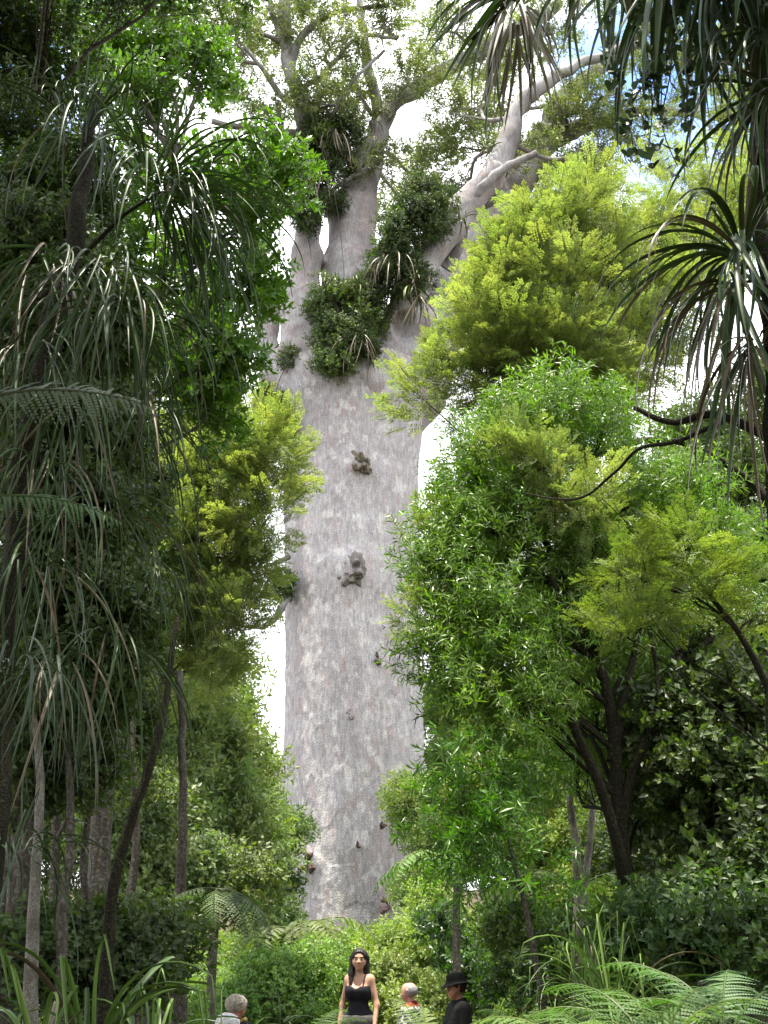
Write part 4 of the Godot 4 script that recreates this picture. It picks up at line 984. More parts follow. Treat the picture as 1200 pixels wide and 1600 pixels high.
		["small_leaved_tree", "dim green tree closing the wood behind the lichen-blotched trunk", [Vector3(4.56, 0.60, -17.00), Vector3(4.80, 2.78, -17.00), Vector3(4.86, 4.19, -17.00)], Color(0.05, 0.085, 0.022), Color(0.11, 0.16, 0.035), [[Vector3(4.10, 2.74, -16.50), Vector3(0.65, 0.56, 1.10), 18], [Vector3(4.91, 3.28, -16.50), Vector3(0.66, 0.66, 1.10), 18], [Vector3(5.22, 2.54, -16.00), Vector3(0.54, 0.54, 1.00), 14], [Vector3(3.37, 2.92, -16.50), Vector3(0.47, 0.56, 1.00), 12], [Vector3(4.44, 2.03, -16.00), Vector3(0.80, 0.36, 1.00), 16], [Vector3(5.84, 4.89, -17.00), Vector3(0.50, 0.81, 1.10), 14]]],
	]
	var far_trees := [[Vector3(-22.99, 11.04, -52.00), 5.0], [Vector3(-17.56, 9.80, -50.00), 5.0], [Vector3(-15.53, 10.77, -54.00), 5.5], [Vector3(-11.10, 9.51, -50.00), 5.0], [Vector3(-9.06, 8.87, -56.00), 4.6], [Vector3(8.59, 11.40, -54.00), 5.0], [Vector3(11.32, 12.16, -50.00), 5.5], [Vector3(15.15, 12.27, -52.00), 5.5], [Vector3(17.92, 12.46, -50.00), 5.5], [Vector3(22.62, 12.58, -52.00), 5.0]]
	for k in far_trees.size():
		var p: Vector3 = far_trees[k][0]
		var r: float = far_trees[k][1]
		grow("round_headed_tree", "tall round-headed tree in the wood far behind the clearing", "tree", {"seed": k, "group": "trees far behind the clearing", "trunk": [Vector3(p.x, ground_y(p.x, p.z), p.z), Vector3(p.x + 0.3, p.y * 0.5, p.z), Vector3(p.x, p.y, p.z)], "r0": 0.3, "r1": 0.1, "spray": "far", "size": 1.0, "rc": 1.2, "per": 13, "limb": 0.08, "tint": Color(0.05, 0.085, 0.025), "tint2": Color(0.13, 0.175, 0.05), "lobes": [[p, Vector3(r * 0.8, r * 0.6, r * 0.7), 34], [p + Vector3(r * 0.5, -r * 0.6, 0.5), Vector3(r * 0.7, r * 0.6, r * 0.6), 26], [p + Vector3(-r * 0.5, -r * 0.7, 0.3), Vector3(r * 0.7, r * 0.6, r * 0.6), 26]]})
	for m in mids:
		grow(m[0], m[1], "tree", {"trunk": m[2], "r0": 0.16 if m[2][0].z < -25.0 else 0.07, "r1": 0.03, "spray": "far" if m[2][0].z < -18.0 else "round", "size": 0.75 if m[2][0].z < -40.0 else 0.6 if m[2][0].z < -18.0 else 0.42, "rc": 0.9 if m[2][0].z < -25.0 else 0.6 if m[2][0].z < -18.0 else 0.45, "per": 13, "limb": 0.03, "tint": m[3], "tint2": m[4], "lobes": m[5]})
	# bare stems in the thicket: [line, radius, bark, label]
	for t in [
		[[Vector3(-2.20, 1.02, -7.50), Vector3(-2.27, 1.69, -7.50), Vector3(-2.30, 2.20, -7.50), Vector3(-2.38, 2.76, -7.60), Vector3(-2.65, 3.63, -7.80), Vector3(-2.80, 4.72, -8.00)], 0.036, M.pale_bark, "pale lichened trunk in the thicket below the lilies"],
		[[Vector3(-2.20, 0.90, -9.00), Vector3(-2.30, 1.75, -9.00), Vector3(-2.39, 2.32, -9.00), Vector3(-2.36, 2.97, -9.00), Vector3(-2.52, 4.11, -9.20)], 0.03, M.bark, "crooked pale trunk in the thicket behind the lichened one"],
		[[Vector3(-1.64, 1.06, -7.00), Vector3(-1.66, 1.75, -7.00), Vector3(-1.60, 2.27, -7.00), Vector3(-1.48, 2.75, -7.00), Vector3(-1.46, 3.21, -7.20), Vector3(-1.46, 3.80, -7.40)], 0.034, M.moss_bark, "dark slanting trunk in the thicket below the strap leaves"],
		[[Vector3(-2.17, 0.98, -8.00), Vector3(-2.23, 1.77, -8.00), Vector3(-2.24, 2.37, -8.00), Vector3(-2.34, 3.05, -8.00), Vector3(-2.61, 4.13, -8.30)], 0.035, M.bark, "thin dark upright stem between the pale trunks"],
		[[Vector3(-2.60, 0.95, -8.40), Vector3(-2.74, 1.74, -8.40), Vector3(-2.80, 2.64, -8.40), Vector3(-3.07, 3.94, -8.60)], 0.05, M.bark, "thick dark stem at the shaded forest edge"],
		[[Vector3(-2.10, 0.82, -10.00), Vector3(-2.21, 1.77, -10.00), Vector3(-2.20, 2.56, -10.00), Vector3(-2.32, 3.42, -10.00), Vector3(-2.44, 4.76, -10.40)], 0.04, M.bark, "thin brown stem behind the slanting dark trunk"],
		[[Vector3(-2.04, 0.67, -12.00), Vector3(-2.07, 1.37, -12.00), Vector3(-2.13, 1.92, -12.00), Vector3(-2.17, 3.09, -12.00), Vector3(-2.39, 4.59, -12.40)], 0.07, M.bark, "dark upright trunk in the gloom behind the slender pale pole"],
		[[Vector3(2.45, 0.86, -9.50), Vector3(2.50, 1.61, -9.50), Vector3(2.57, 2.26, -9.50), Vector3(2.63, 3.06, -9.60), Vector3(2.72, 3.97, -9.80), Vector3(2.88, 4.97, -10.00)], 0.10, M.pale_bark, "stout trunk blotched with pale lichen in the dim wood"],
		[[Vector3(2.78, 0.90, -9.00), Vector3(2.85, 1.75, -9.00), Vector3(2.88, 2.47, -9.00), Vector3(2.86, 3.23, -9.00), Vector3(3.04, 4.16, -9.40)], 0.09, M.bark, "black leaning trunk in the dim wood beside the lichened one"],
		[[Vector3(1.91, 0.67, -12.00), Vector3(2.02, 1.80, -12.00), Vector3(2.04, 2.56, -12.00), Vector3(2.02, 3.23, -12.00), Vector3(2.14, 3.99, -12.00), Vector3(2.21, 5.29, -12.40)], 0.05, M.pale_bark, "slim pale stem in the light behind the forked blackish trunk"],
		[[Vector3(2.25, 0.59, -13.00), Vector3(2.26, 1.81, -13.00), Vector3(2.39, 2.85, -13.00), Vector3(2.55, 3.73, -13.00), Vector3(2.77, 5.14, -13.00)], 0.045, M.pale_bark, "slim grey stem leaning in the light behind the forked blackish trunk"],
	]:
		var root := thing("slender_tree", t[3], "tree", t[0][0])
		var mb := MB.new()
		var line := curve(t[0], 26)
		for k in line.size():
			line[k] += Vector3(nz.get_noise_3dv(line[k] * 30.0), 0, nz.get_noise_3dv(line[k] * 30.0 + Vector3(40, 0, 0))) * t[1] * 0.7 - t[0][0]
		tube(mb, line, t[1], t[1] * 0.6, 10, Color.WHITE, 0.3, t[1] * 0.5)
		part("trunk", mb.mesh(true), t[2], root)
	print("forest ", Time.get_ticks_msec())


# unseen trees added beside and behind the viewer to shade the track and lilies
func added_canopy() -> void:
	grow("added_shade_tree", "leafy tree beside the track whose branches shade the hanging lilies", "tree", {"trunk": [Vector3(-3.9, 0.3, -1.2), Vector3(-3.8, 4, -1.3), Vector3(-3.7, 8, -1.4)], "r0": 0.14, "r1": 0.05, "spray": "broad", "size": 0.42, "rc": 0.5, "per": 13, "limb": 0.05, "tint": Color(0.05, 0.09, 0.02), "tint2": Color(0.08, 0.13, 0.03), "lobes": [[Vector3(-3.3, 2.2, -3.0), Vector3(0.9, 1.2, 1.0), 22], [Vector3(-3.5, 4.6, -3.2), Vector3(1.0, 1.3, 1.1), 24], [Vector3(-3.2, 7.0, -3.4), Vector3(1.1, 1.2, 1.2), 26], [Vector3(-2.9, 4.4, -0.6), Vector3(1.0, 1.4, 1.2), 22], [Vector3(-2.7, 7.2, -0.8), Vector3(1.3, 1.2, 1.4), 26], [Vector3(-2.9, 2.0, 0.8), Vector3(1.0, 1.2, 1.2), 20], [Vector3(-2.6, 5.2, 1.8), Vector3(1.2, 1.6, 1.2), 22], [Vector3(-1.4, 7.6, 0.6), Vector3(1.2, 0.9, 1.3), 22]]})  # unseen leafy wall, added to block light from the left and behind
	grow("added_shade_tree", "leafy tree across the track from the lilies, closing the path behind the viewer", "tree", {"trunk": [Vector3(3.4, 0.3, 2.6), Vector3(3.3, 4, 2.5), Vector3(3.2, 8, 2.4)], "r0": 0.14, "r1": 0.05, "spray": "broad", "size": 0.42, "rc": 0.55, "per": 13, "limb": 0.05, "tint": Color(0.05, 0.09, 0.02), "tint2": Color(0.08, 0.13, 0.03), "lobes": [[Vector3(3.2, 2.6, 0.2), Vector3(1.0, 1.4, 1.4), 24], [Vector3(3.2, 5.6, 0.0), Vector3(1.1, 1.4, 1.4), 26], [Vector3(2.9, 8.2, -0.4), Vector3(1.3, 1.0, 1.5), 26], [Vector3(1.6, 3.0, 4.0), Vector3(1.4, 1.6, 0.9), 24], [Vector3(0.4, 6.0, 4.2), Vector3(1.6, 1.6, 0.9), 26], [Vector3(-1.2, 3.4, 4.2), Vector3(1.5, 1.8, 0.9), 26], [Vector3(2.2, 6.4, 3.2), Vector3(1.4, 1.4, 1.0), 24], [Vector3(-1.6, 7.0, 3.6), Vector3(1.4, 1.2, 1.0), 22]]})  # unseen, added to block light from the right and behind
	for c in [
		[Vector3(-4.2, 0.3, 1.5), [[Vector3(-4.4, 9.8, -2.2), Vector3(2.2, 1.3, 2.0), 34], [Vector3(-2.2, 11.0, -0.6), Vector3(2.0, 1.3, 2.0), 30], [Vector3(-5.6, 11.0, 0.6), Vector3(2.2, 1.6, 2.2), 26], [Vector3(-3.6, 11.6, -4.6), Vector3(2.0, 1.0, 1.6), 24], [Vector3(-2.3, 9.4, -3.9), Vector3(1.5, 0.8, 1.1), 30], [Vector3(-3.8, 9.2, -3.4), Vector3(1.4, 0.9, 1.4), 30], [Vector3(-1.3, 10.0, -2.9), Vector3(1.3, 0.8, 1.2), 22], [Vector3(-2.6, 10.2, -2.2), Vector3(1.6, 0.9, 1.2), 24]], "broad-crowned tree shading the track beside the lily-hung thicket"],
		[Vector3(4.4, 0.3, 2.0), [[Vector3(3.6, 10.6, -1.8), Vector3(2.2, 1.3, 2.0), 34], [Vector3(5.4, 11.2, 0.2), Vector3(2.2, 1.4, 2.2), 28], [Vector3(2.0, 11.4, 1.0), Vector3(2.0, 1.2, 2.0), 26], [Vector3(5.6, 10.8, -3.4), Vector3(1.8, 1.3, 1.4), 24], [Vector3(2.3, 9.6, -2.9), Vector3(1.4, 0.8, 1.0), 26], [Vector3(3.4, 10.0, -3.4), Vector3(1.4, 0.9, 1.2), 26], [Vector3(1.2, 10.2, -1.8), Vector3(1.3, 0.8, 1.2), 20], [Vector3(2.0, 9.8, -4.0), Vector3(1.2, 0.6, 0.7), 22], [Vector3(3.4, 9.6, -4.0), Vector3(1.3, 0.8, 0.9), 24], [Vector3(2.8, 9.4, -4.2), Vector3(1.4, 0.7, 0.8), 22]], "broad-crowned tree shading the track beside the dangling dark blades"],
	]:
		var b: Vector3 = c[0]
		grow("unseen_canopy_tree", c[2], "tree", {"trunk": [b, b + Vector3(0.1, 4, -0.2), b + Vector3(-0.1, 8, -0.4), b + Vector3(0, 10.5, -0.6)], "r0": 0.22, "r1": 0.09, "spray": "broad", "size": 0.5, "rc": 0.55, "per": 12, "limb": 0.07, "tint": Color(0.05, 0.09, 0.02), "tint2": Color(0.08, 0.13, 0.03), "lobes": c[1]})  # unseen crowns overhead, lobes placed to keep sun off the hanging plants


# ------------------------------------------------------------------ hanging strap-leaved plants
func lilies() -> void:
	var gp := "strap-leaved plants hanging in the thicket"
	# [place, leaves by habit, length, label, options]
	for a in [
		[Vector3(-2.32, 7.42, -6.60), {"up": 16, "arch": 26, "limp": 20}, 1.0, "topmost perching lily with stiff leaves folded over at the tips", {}],
		[Vector3(-2.09, 7.69, -6.80), {"up": 12, "arch": 12}, 0.85, "perching lily of dark upright blades beside the topmost one", {}],
		[Vector3(-1.70, 6.75, -6.40), {"arch": 38, "hang": 44, "up": 4}, 1.15, "big perching lily fanning long blades out over the green tree", {"fan": 1.9}],
		[Vector3(-1.57, 6.67, -6.60), {"hang": 38, "arch": 23}, 1.15, "dark perching lily tucked below the big fanning one", {"fan": 1.5}],
		[Vector3(-2.34, 5.91, -6.30), {"limp": 29, "hang": 17}, 1.0, "brown-skirted perching lily hanging on the host trunk", {"dead": 0.55}],
		[Vector3(-1.96, 5.84, -6.20), {"hang": 20, "limp": 17}, 1.2, "perching lily trailing long grey-green ribbons below the topmost ones", {"dead": 0.25}],
		[Vector3(-1.71, 5.49, -6.20), {"hang": 38, "limp": 17}, 1.1, "perching lily with silvery ribbons in the middle of the thicket", {}],
		[Vector3(-2.28, 5.08, -6.00), {"limp": 20, "hang": 17}, 1.0, "shadowed strap plant above the pale fern frond", {"dead": 0.3}],
		[Vector3(-2.02, 4.82, -6.20), {"hang": 20, "limp": 17}, 0.95, "strap plant hanging just behind the pale fern frond", {"dead": 0.2}],
		[Vector3(-1.68, 4.97, -6.60), {"hang": 23, "arch": 9}, 1.0, "thin-leaved strap plant reaching towards the feathery tree", {"fan": 1.4, "wide": 0.7}],
		[Vector3(-1.80, 4.19, -6.40), {"hang": 20, "limp": 12}, 1.0, "fine strap plant trailing below the bright fern frond", {"wide": 0.7}],
		[Vector3(-1.58, 3.98, -6.80), {"hang": 23}, 0.85, "fine silver strap plant sweeping out of the thicket's middle", {"fan": 1.2, "wide": 0.7}],
		[Vector3(-2.11, 3.70, -6.00), {"hang": 17, "limp": 17}, 0.9, "dark strap plant in the hollow below the bright fern frond", {"dead": 0.3}],
		[Vector3(-1.97, 3.02, -5.60), {"hang": 20, "limp": 12, "arch": 6}, 0.85, "pale-ribboned strap plant low on the host trunk", {"dead": 0.1, "tints": [Color(0.06, 0.085, 0.055), Color(0.10, 0.13, 0.09), Color(0.04, 0.065, 0.034)]}],
		[Vector3(-1.82, 3.06, -5.90), {"hang": 20, "limp": 12}, 0.9, "strap plant with greyish ribbons over the pale trunks", {"dead": 0.2, "tints": [Color(0.09, 0.12, 0.08), Color(0.04, 0.065, 0.032), Color(0.045, 0.07, 0.036)]}],
		[Vector3(-1.65, 3.32, -6.30), {"hang": 20, "limp": 9}, 0.9, "strap plant hanging over the slanting dark trunk", {"wide": 0.8}],
		[Vector3(-2.13, 4.32, -6.10), {"limp": 20, "hang": 14}, 0.95, "brownish strap plant between the two fern fronds", {"dead": 0.5}],
		[Vector3(-2.10, 2.11, -6.40), {"hang": 14, "arch": 14, "up": 6}, 0.8, "low strap plant among the pale trunks", {"tints": [Color(0.07, 0.10, 0.06), Color(0.04, 0.065, 0.03)]}],
	]:
		var o: Dictionary = a[4]
		o.wide = 0.55 * float(o.get("wide", 1.0))
		o.dead = 0.5 * float(o.get("dead", 0.08))
		o.jit = 3.0
		o.group = gp
		strap_plant("perching_lily", a[3], "plant", a[0], a[1], a[2], o)
	# on the other side of the track
	for a in [
		[Vector3(2.06, 5.29, -5.20), {"arch": 30, "hang": 16, "up": 3}, 1.05, "dark strap plant arching widely from the trunk beside the lime tree", {"fan": 2.2, "face": PI}],
		[Vector3(1.99, 5.07, -5.20), {"hang": 20, "limp": 14}, 1.0, "strap plant with curling brown blades below the arching one", {"fan": 2.0, "face": PI, "dead": 0.35}],
		[Vector3(2.03, 4.63, -5.10), {"limp": 16, "hang": 10}, 0.95, "brown hanging skirt of dry blades on the trunk beside the lime tree", {"dead": 0.7}],
		[Vector3(1.52, 8.73, -6.20), {"hang": 12, "arch": 6}, 0.95, "dark strap plant hanging against the sky beside the dry skirt", {"fan": 1.6, "face": PI}],
		[Vector3(1.70, 7.87, -5.40), {"hang": 12, "limp": 10}, 1.1, "silhouetted strap plant dangling among the heart-leaved vine", {}],
		[Vector3(1.97, 7.35, -5.00), {"hang": 14, "limp": 14}, 1.15, "thick curtain of dark blades dangling against blue sky", {}],
		[Vector3(2.26, 7.13, -5.00), {"hang": 14, "limp": 14, "arch": 4}, 1.05, "drooping black-green strap plant beside the curtain of blades", {}],
		[Vector3(1.84, 7.41, -5.10), {"hang": 16, "limp": 8, "arch": 4}, 1.15, "dangling strap plant with the broadest black blades against blue sky", {"wide": 1.4}],
		[Vector3(2.12, 7.23, -4.80), {"hang": 18, "limp": 14}, 1.3, "long-bladed strap plant reaching lowest of the dark curtain", {"wide": 1.2}],
		[Vector3(1.59, 8.27, -5.80), {"hang": 12, "arch": 6, "limp": 4}, 1.0, "strap plant with few black blades at the thin end of the dark curtain", {"wide": 1.2}],
		[Vector3(2.26, 6.62, -4.90), {"hang": 18, "limp": 10}, 1.1, "strap plant crowding the trunk beside the dark curtain", {"wide": 1.2}],
		[Vector3(2.31, 6.27, -5.00), {"hang": 16, "limp": 10, "arch": 6}, 0.9, "strap plant spilling dark blades above the arching one", {"fan": 1.6, "face": PI}],
		[Vector3(1.14, 9.71, -7.40), {"arch": 14, "hang": 16, "up": 4}, 1.25, "strap plant fanning green blades over the gap of blue sky", {"fan": 1.7, "face": 3.3, "tints": [Color(0.05, 0.085, 0.03), Color(0.07, 0.12, 0.035), Color(0.04, 0.06, 0.025)]}],
	]:
		var o: Dictionary = a[4]
		o.group = "strap-leaved plants hanging beside the lime tree"
		strap_plant("perching_lily", a[3], "plant", a[0], a[1], a[2], o)
	strap_plant("dry_leaf_skirt", "long pale skirt of dry leaves hanging under the fanning strap plant", "leaves", Vector3(1.18, 9.37, -7.30), {"limp": 44}, 1.05, {"tints": [Color(0.30, 0.27, 0.22), Color(0.22, 0.20, 0.16), Color(0.16, 0.14, 0.11)], "dead": 0.3, "jit": 1.8})
	# branches that carry them
	for t in [
		[[Vector3(2.40, 3.93, -5.40), Vector3(2.13, 4.20, -5.40), Vector3(1.89, 4.41, -5.50), Vector3(1.67, 4.42, -5.60), Vector3(1.48, 4.56, -5.70)], 0.03, "mossy branch running under the arching strap plant"],
		[[Vector3(1.93, 4.37, -5.50), Vector3(1.69, 4.30, -5.60), Vector3(1.52, 4.35, -5.80), Vector3(1.40, 4.28, -6.00), Vector3(1.21, 4.23, -6.30), Vector3(0.93, 4.40, -6.60)], 0.014, "crooked mossy branch reaching over the narrow-leaved crown"],
		[[Vector3(1.75, 1.05, -5.20), Vector3(1.94, 2.70, -5.20), Vector3(2.09, 4.07, -5.20), Vector3(2.20, 5.29, -5.20), Vector3(2.32, 6.46, -5.20), Vector3(2.49, 8.11, -5.20)], 0.07, "dark host trunk of the arching strap plants"],
		[[Vector3(-2.22, 0.90, -6.60), Vector3(-2.35, 2.61, -6.60), Vector3(-2.40, 4.27, -6.60), Vector3(-2.35, 5.63, -6.60), Vector3(-2.31, 6.75, -6.70), Vector3(-2.35, 8.05, -6.90)], 0.11, "dark host trunk behind the topmost perching lily"],
		[[Vector3(1.91, 9.27, -5.60), Vector3(1.52, 9.14, -6.20), Vector3(1.36, 9.27, -6.80), Vector3(1.17, 9.63, -7.40), Vector3(0.85, 9.58, -7.80)], 0.05, "dark branch carrying the long pale skirt of dry leaves"],
		[[Vector3(2.94, 7.35, -5.00), Vector3(2.41, 7.35, -5.00), Vector3(2.02, 7.69, -5.20), Vector3(1.61, 8.22, -5.70)], 0.05, "dark overhead branch carrying the curtain of blades"],
		[[Vector3(-2.58, 6.09, -6.90), Vector3(-2.29, 6.49, -6.90), Vector3(-2.00, 6.77, -6.80), Vector3(-1.75, 6.90, -6.70), Vector3(-1.63, 7.01, -6.80)], 0.022, "leafy bough carrying the big fanning lily"],
	]:
		var root := thing("branch", t[2], "branch", t[0][0])
		var mb := MB.new()
		var line := curve(t[0], 26)
		for k in line.size():
			line[k] += Vector3(nz.get_noise_3dv(line[k] * 40.0), nz.get_noise_3dv(line[k] * 40.0 + Vector3(0, 70, 0)), nz.get_noise_3dv(line[k] * 40.0 + Vector3(40, 0, 0))) * t[1] * 0.7 - t[0][0]
		tube(mb, line, t[1], t[1] * 0.45, 9, Color.WHITE, 0.35)
		part("stem", mb.mesh(true), M.moss_bark, root)
	# the climbing vine with heart-shaped leaves
	var vine := thing("climbing_vine", "dark vine with heart-shaped leaves dangling among the black blades", "vine", Vector3(1.77, 7.69, -5.40))
	rng.seed = 321
	var hb := MB.new()
	for k in 12:
		var a := PI * (k + 0.5) / 12.0
		pass
	var heart := []
	for k in 15:
		var t := TAU * k / 14.0
		heart.append(Vector2(0.5 * pow(sin(t), 3.0) * 1.05, -(0.40 * cos(t) - 0.16 * cos(2 * t) - 0.06 * cos(3 * t) - 0.02 * cos(4 * t))))
	for k in 14:
		var p0: Vector2 = heart[k]
		var p1: Vector2 = heart[k + 1]
		hb.tri3(Vector3(0, -0.1, -0.06), Vector3(p1.x, -p1.y - 0.1, 0.18 * absf(p1.x)), Vector3(p0.x, -p0.y - 0.1, 0.18 * absf(p0.x)), Color.WHITE)
	var hm := hb.mesh(false)
	var strands := [[Vector3(1.72, 7.63, -5.40), Vector3(1.68, 6.92, -5.30), Vector3(1.67, 6.45, -5.30), Vector3(1.60, 6.05, -5.30)], [Vector3(1.86, 7.52, -5.30), Vector3(1.80, 6.76, -5.20), Vector3(1.69, 6.26, -5.20), Vector3(1.75, 5.92, -5.20)], [Vector3(1.58, 7.75, -5.50), Vector3(1.49, 7.23, -5.50), Vector3(1.53, 6.85, -5.50)], [Vector3(1.99, 7.41, -5.20), Vector3(1.90, 6.71, -5.20), Vector3(1.83, 6.26, -5.20)], [Vector3(1.68, 6.71, -5.30), Vector3(1.55, 6.50, -5.35), Vector3(1.54, 6.19, -5.35)]]
	for s in strands:
		var mb := MB.new()
		var line := curve(s, 14)
		for k in line.size():
			line[k] -= vine.position
		tube(mb, line, 0.006, 0.003, 4)
		part("stem", mb.mesh(true), M.bark, vine)
		for k in line.size():
			for q in 3:
				var b := Basis(Vector3.UP, rng.randf_range(-1.2, 1.2)) * Basis(Vector3.RIGHT, rng.randf_range(-0.9, 0.3)) * Basis(Vector3.BACK, rng.randf_range(-0.7, 0.7))
				var sz := rng.randf_range(0.06, 0.10)
				part("leaf", hm, strap_mat([Color(0.03, 0.06, 0.02), Color(0.045, 0.08, 0.025)][rng.randi() % 2]), vine, Transform3D(b.scaled_local(Vector3.ONE * sz), line[k] + any_dir() * 0.05))
	print("lilies ", Time.get_ticks_msec())


# ------------------------------------------------------------------ ferns, grasses and shrubs near the ground
func undergrowth() -> void:
	var fg := [Color(0.10, 0.18, 0.05), Color(0.14, 0.23, 0.06), Color(0.08, 0.15, 0.04)]
	var fy := [Color(0.19, 0.26, 0.07), Color(0.15, 0.22, 0.06)]
	var silver := [Color(0.10, 0.125, 0.095), Color(0.085, 0.11, 0.08)]
	# fronds of tree ferns that reach in from the side
	fern("pale grey-green tree fern frond reaching across the hanging ribbons", Vector3(-2.05, 3.99, -4.60), "level", [2.0], 0.85, silver, {"roll": 0.95, "name": "tree_fern", "stem": 3.6, "sr": 0.06})
	fern("bright green tree fern frond reaching across the dark hollow", Vector3(-1.86, 3.41, -4.40), "level", [-4.0], 0.7, [Color(0.06, 0.115, 0.04)], {"roll": 0.8, "name": "tree_fern", "stem": 3.0, "sr": 0.06})
	fern("big fern with broad arching fronds below the dim wood", Vector3(1.13, 1.12, -5.00), "near", [10.0, 55.0, 100.0, 135.0, 152.0, 350.0, 80.0], 0.7, fg)
	fern("big blue-green fern with fronds fanning before the dim wood", Vector3(1.47, 1.20, -5.20), "near", [20.0, 60.0, 95.0, 125.0, 160.0, 190.0, 78.0], 0.64, [Color(0.10, 0.18, 0.08), Color(0.13, 0.22, 0.10)])
	fern("yellowing fern with fronds arching under the narrow-leaved sapling", Vector3(0.97, 1.01, -5.60), "near", [30.0, 75.0, 110.0, 140.0, 330.0], 0.75, fg)
	fern("pale upright fern between the printed shirt and the black hat", Vector3(0.40, 0.66, -10.50), "rise", [75.0, 118.0], 0.66, fy)
	fern("leaning fern with bright fronds beside the man in black", Vector3(1.27, 0.77, -10.00), "near", [10.0, 40.0, 80.0, 120.0, 160.0, 340.0], 0.75, fg)
	fern("low fern with a frond curving before the woman's hip", Vector3(-0.57, 0.86, -9.00), "near", [0.0, 20.0, 60.0, 110.0, 150.0], 0.65, fg)
	fern("small fern with a pale frond before the grey-haired heads", Vector3(-1.22, 0.94, -8.50), "level", [5.0, 40.0, 100.0, 160.0], 0.62, fy)
	fern("corner fern with bright fronds below the strap grass", Vector3(-1.39, 1.22, -4.60), "level", [10.0, 40.0, 80.0, 150.0], 0.5, fg)
	fern("rust-brown dying fern in the dim wood", Vector3(2.83, 2.10, -8.60), "hang", [150.0, 190.0, 230.0, 300.0], 0.55, [Color(0.16, 0.07, 0.025), Color(0.11, 0.06, 0.02)])
	fern("tree fern with pale fronds lit in front of the dim wood's edge", Vector3(2.26, 2.21, -13.50), "flop", [150.0, 175.0, 195.0, 215.0, 120.0, 60.0, 20.0, 330.0], 1.25, fy, {"name": "tree_fern", "stem": 2.6, "category": "tree fern"})
	fern("tree fern with long green fronds beside the giant's foot", Vector3(1.10, 2.69, -17.00), "flop", 10, 1.5, fg, {"name": "tree_fern", "stem": 3.0, "category": "tree fern"})
	fern("tree fern with olive fronds against the giant's base", Vector3(-1.62, 1.78, -21.00), "flop", 11, 1.7, [Color(0.11, 0.14, 0.05), Color(0.14, 0.17, 0.05)], {"name": "tree_fern", "stem": 2.4, "category": "tree fern"})
	fern("slender tree fern whose dark drooping crown tops a pale pole", Vector3(-1.53, 2.09, -10.50), "hang", 11, 0.7, [Color(0.05, 0.085, 0.03), Color(0.09, 0.14, 0.04)], {"name": "tree_fern", "category": "tree fern"})
	var pole := MB.new()
	tube(pole, curve([Vector3(-1.50, 0.78, -10.50), Vector3(-1.52, 1.29, -10.50), Vector3(-1.52, 1.72, -10.50), Vector3(-1.52, 2.11, -10.50)], 16), 0.024, 0.02, 8, Color.WHITE, 0.2)
	var tf: Node3D = get_node("tree_fern_005") if has_node("tree_fern_005") else self
	for k in pole.v.size():
		pole.v[k] -= tf.position
	part("trunk", pole.mesh(true), M.pale_bark, tf)
	# strap grasses
	var gt := [Color(0.08, 0.14, 0.03), Color(0.12, 0.19, 0.045), Color(0.05, 0.09, 0.025)]
	for a in [
		[Vector3(-1.17, 1.16, -4.80), {"up": 15, "arch": 10}, 0.85, "big strap grass with blades bent over at the thicket's foot", 0.9, gt],
		[Vector3(-1.31, 1.18, -4.60), {"up": 10, "arch": 6}, 0.75, "strap grass with wide upright blades at the corner of the thicket", 1.0, gt],
		[Vector3(-1.08, 1.06, -5.60), {"up": 14, "arch": 10}, 0.68, "strap grass with narrow blades in front of the slender pale pole", 0.7, gt],
		[Vector3(1.27, 1.18, -6.60), {"up": 26, "arch": 18}, 1.0, "wiry grass clump at the foot of the forked blackish trunk", 0.45, gt],
		[Vector3(1.26, 1.31, -7.40), {"up": 20, "arch": 16}, 0.8, "wiry grass clump leaning beside the fern's yellow fronds", 0.45, gt],
		[Vector3(-0.59, 1.36, -27.00), {"up": 30, "arch": 30}, 1.5, "tall grass clump at the very foot of the giant trunk", 1.0, [Color(0.13, 0.2, 0.05), Color(0.18, 0.25, 0.07)]],
		[Vector3(0.00, 1.37, -25.00), {"up": 24, "arch": 24}, 1.2, "shaggy grass clump leaning below the giant trunk", 1.0, [Color(0.13, 0.2, 0.05), Color(0.2, 0.25, 0.09)]],
		[Vector3(-0.81, 1.04, -9.50), {"arch": 7, "up": 2}, 0.5, "small drooping grass behind the grey-haired heads", 1.2, gt],
	]:
		strap_plant("strap_grass", a[3], "grass clump", a[0], a[1], a[2], {"tints": a[5], "wide": a[4], "dead": 0.06})
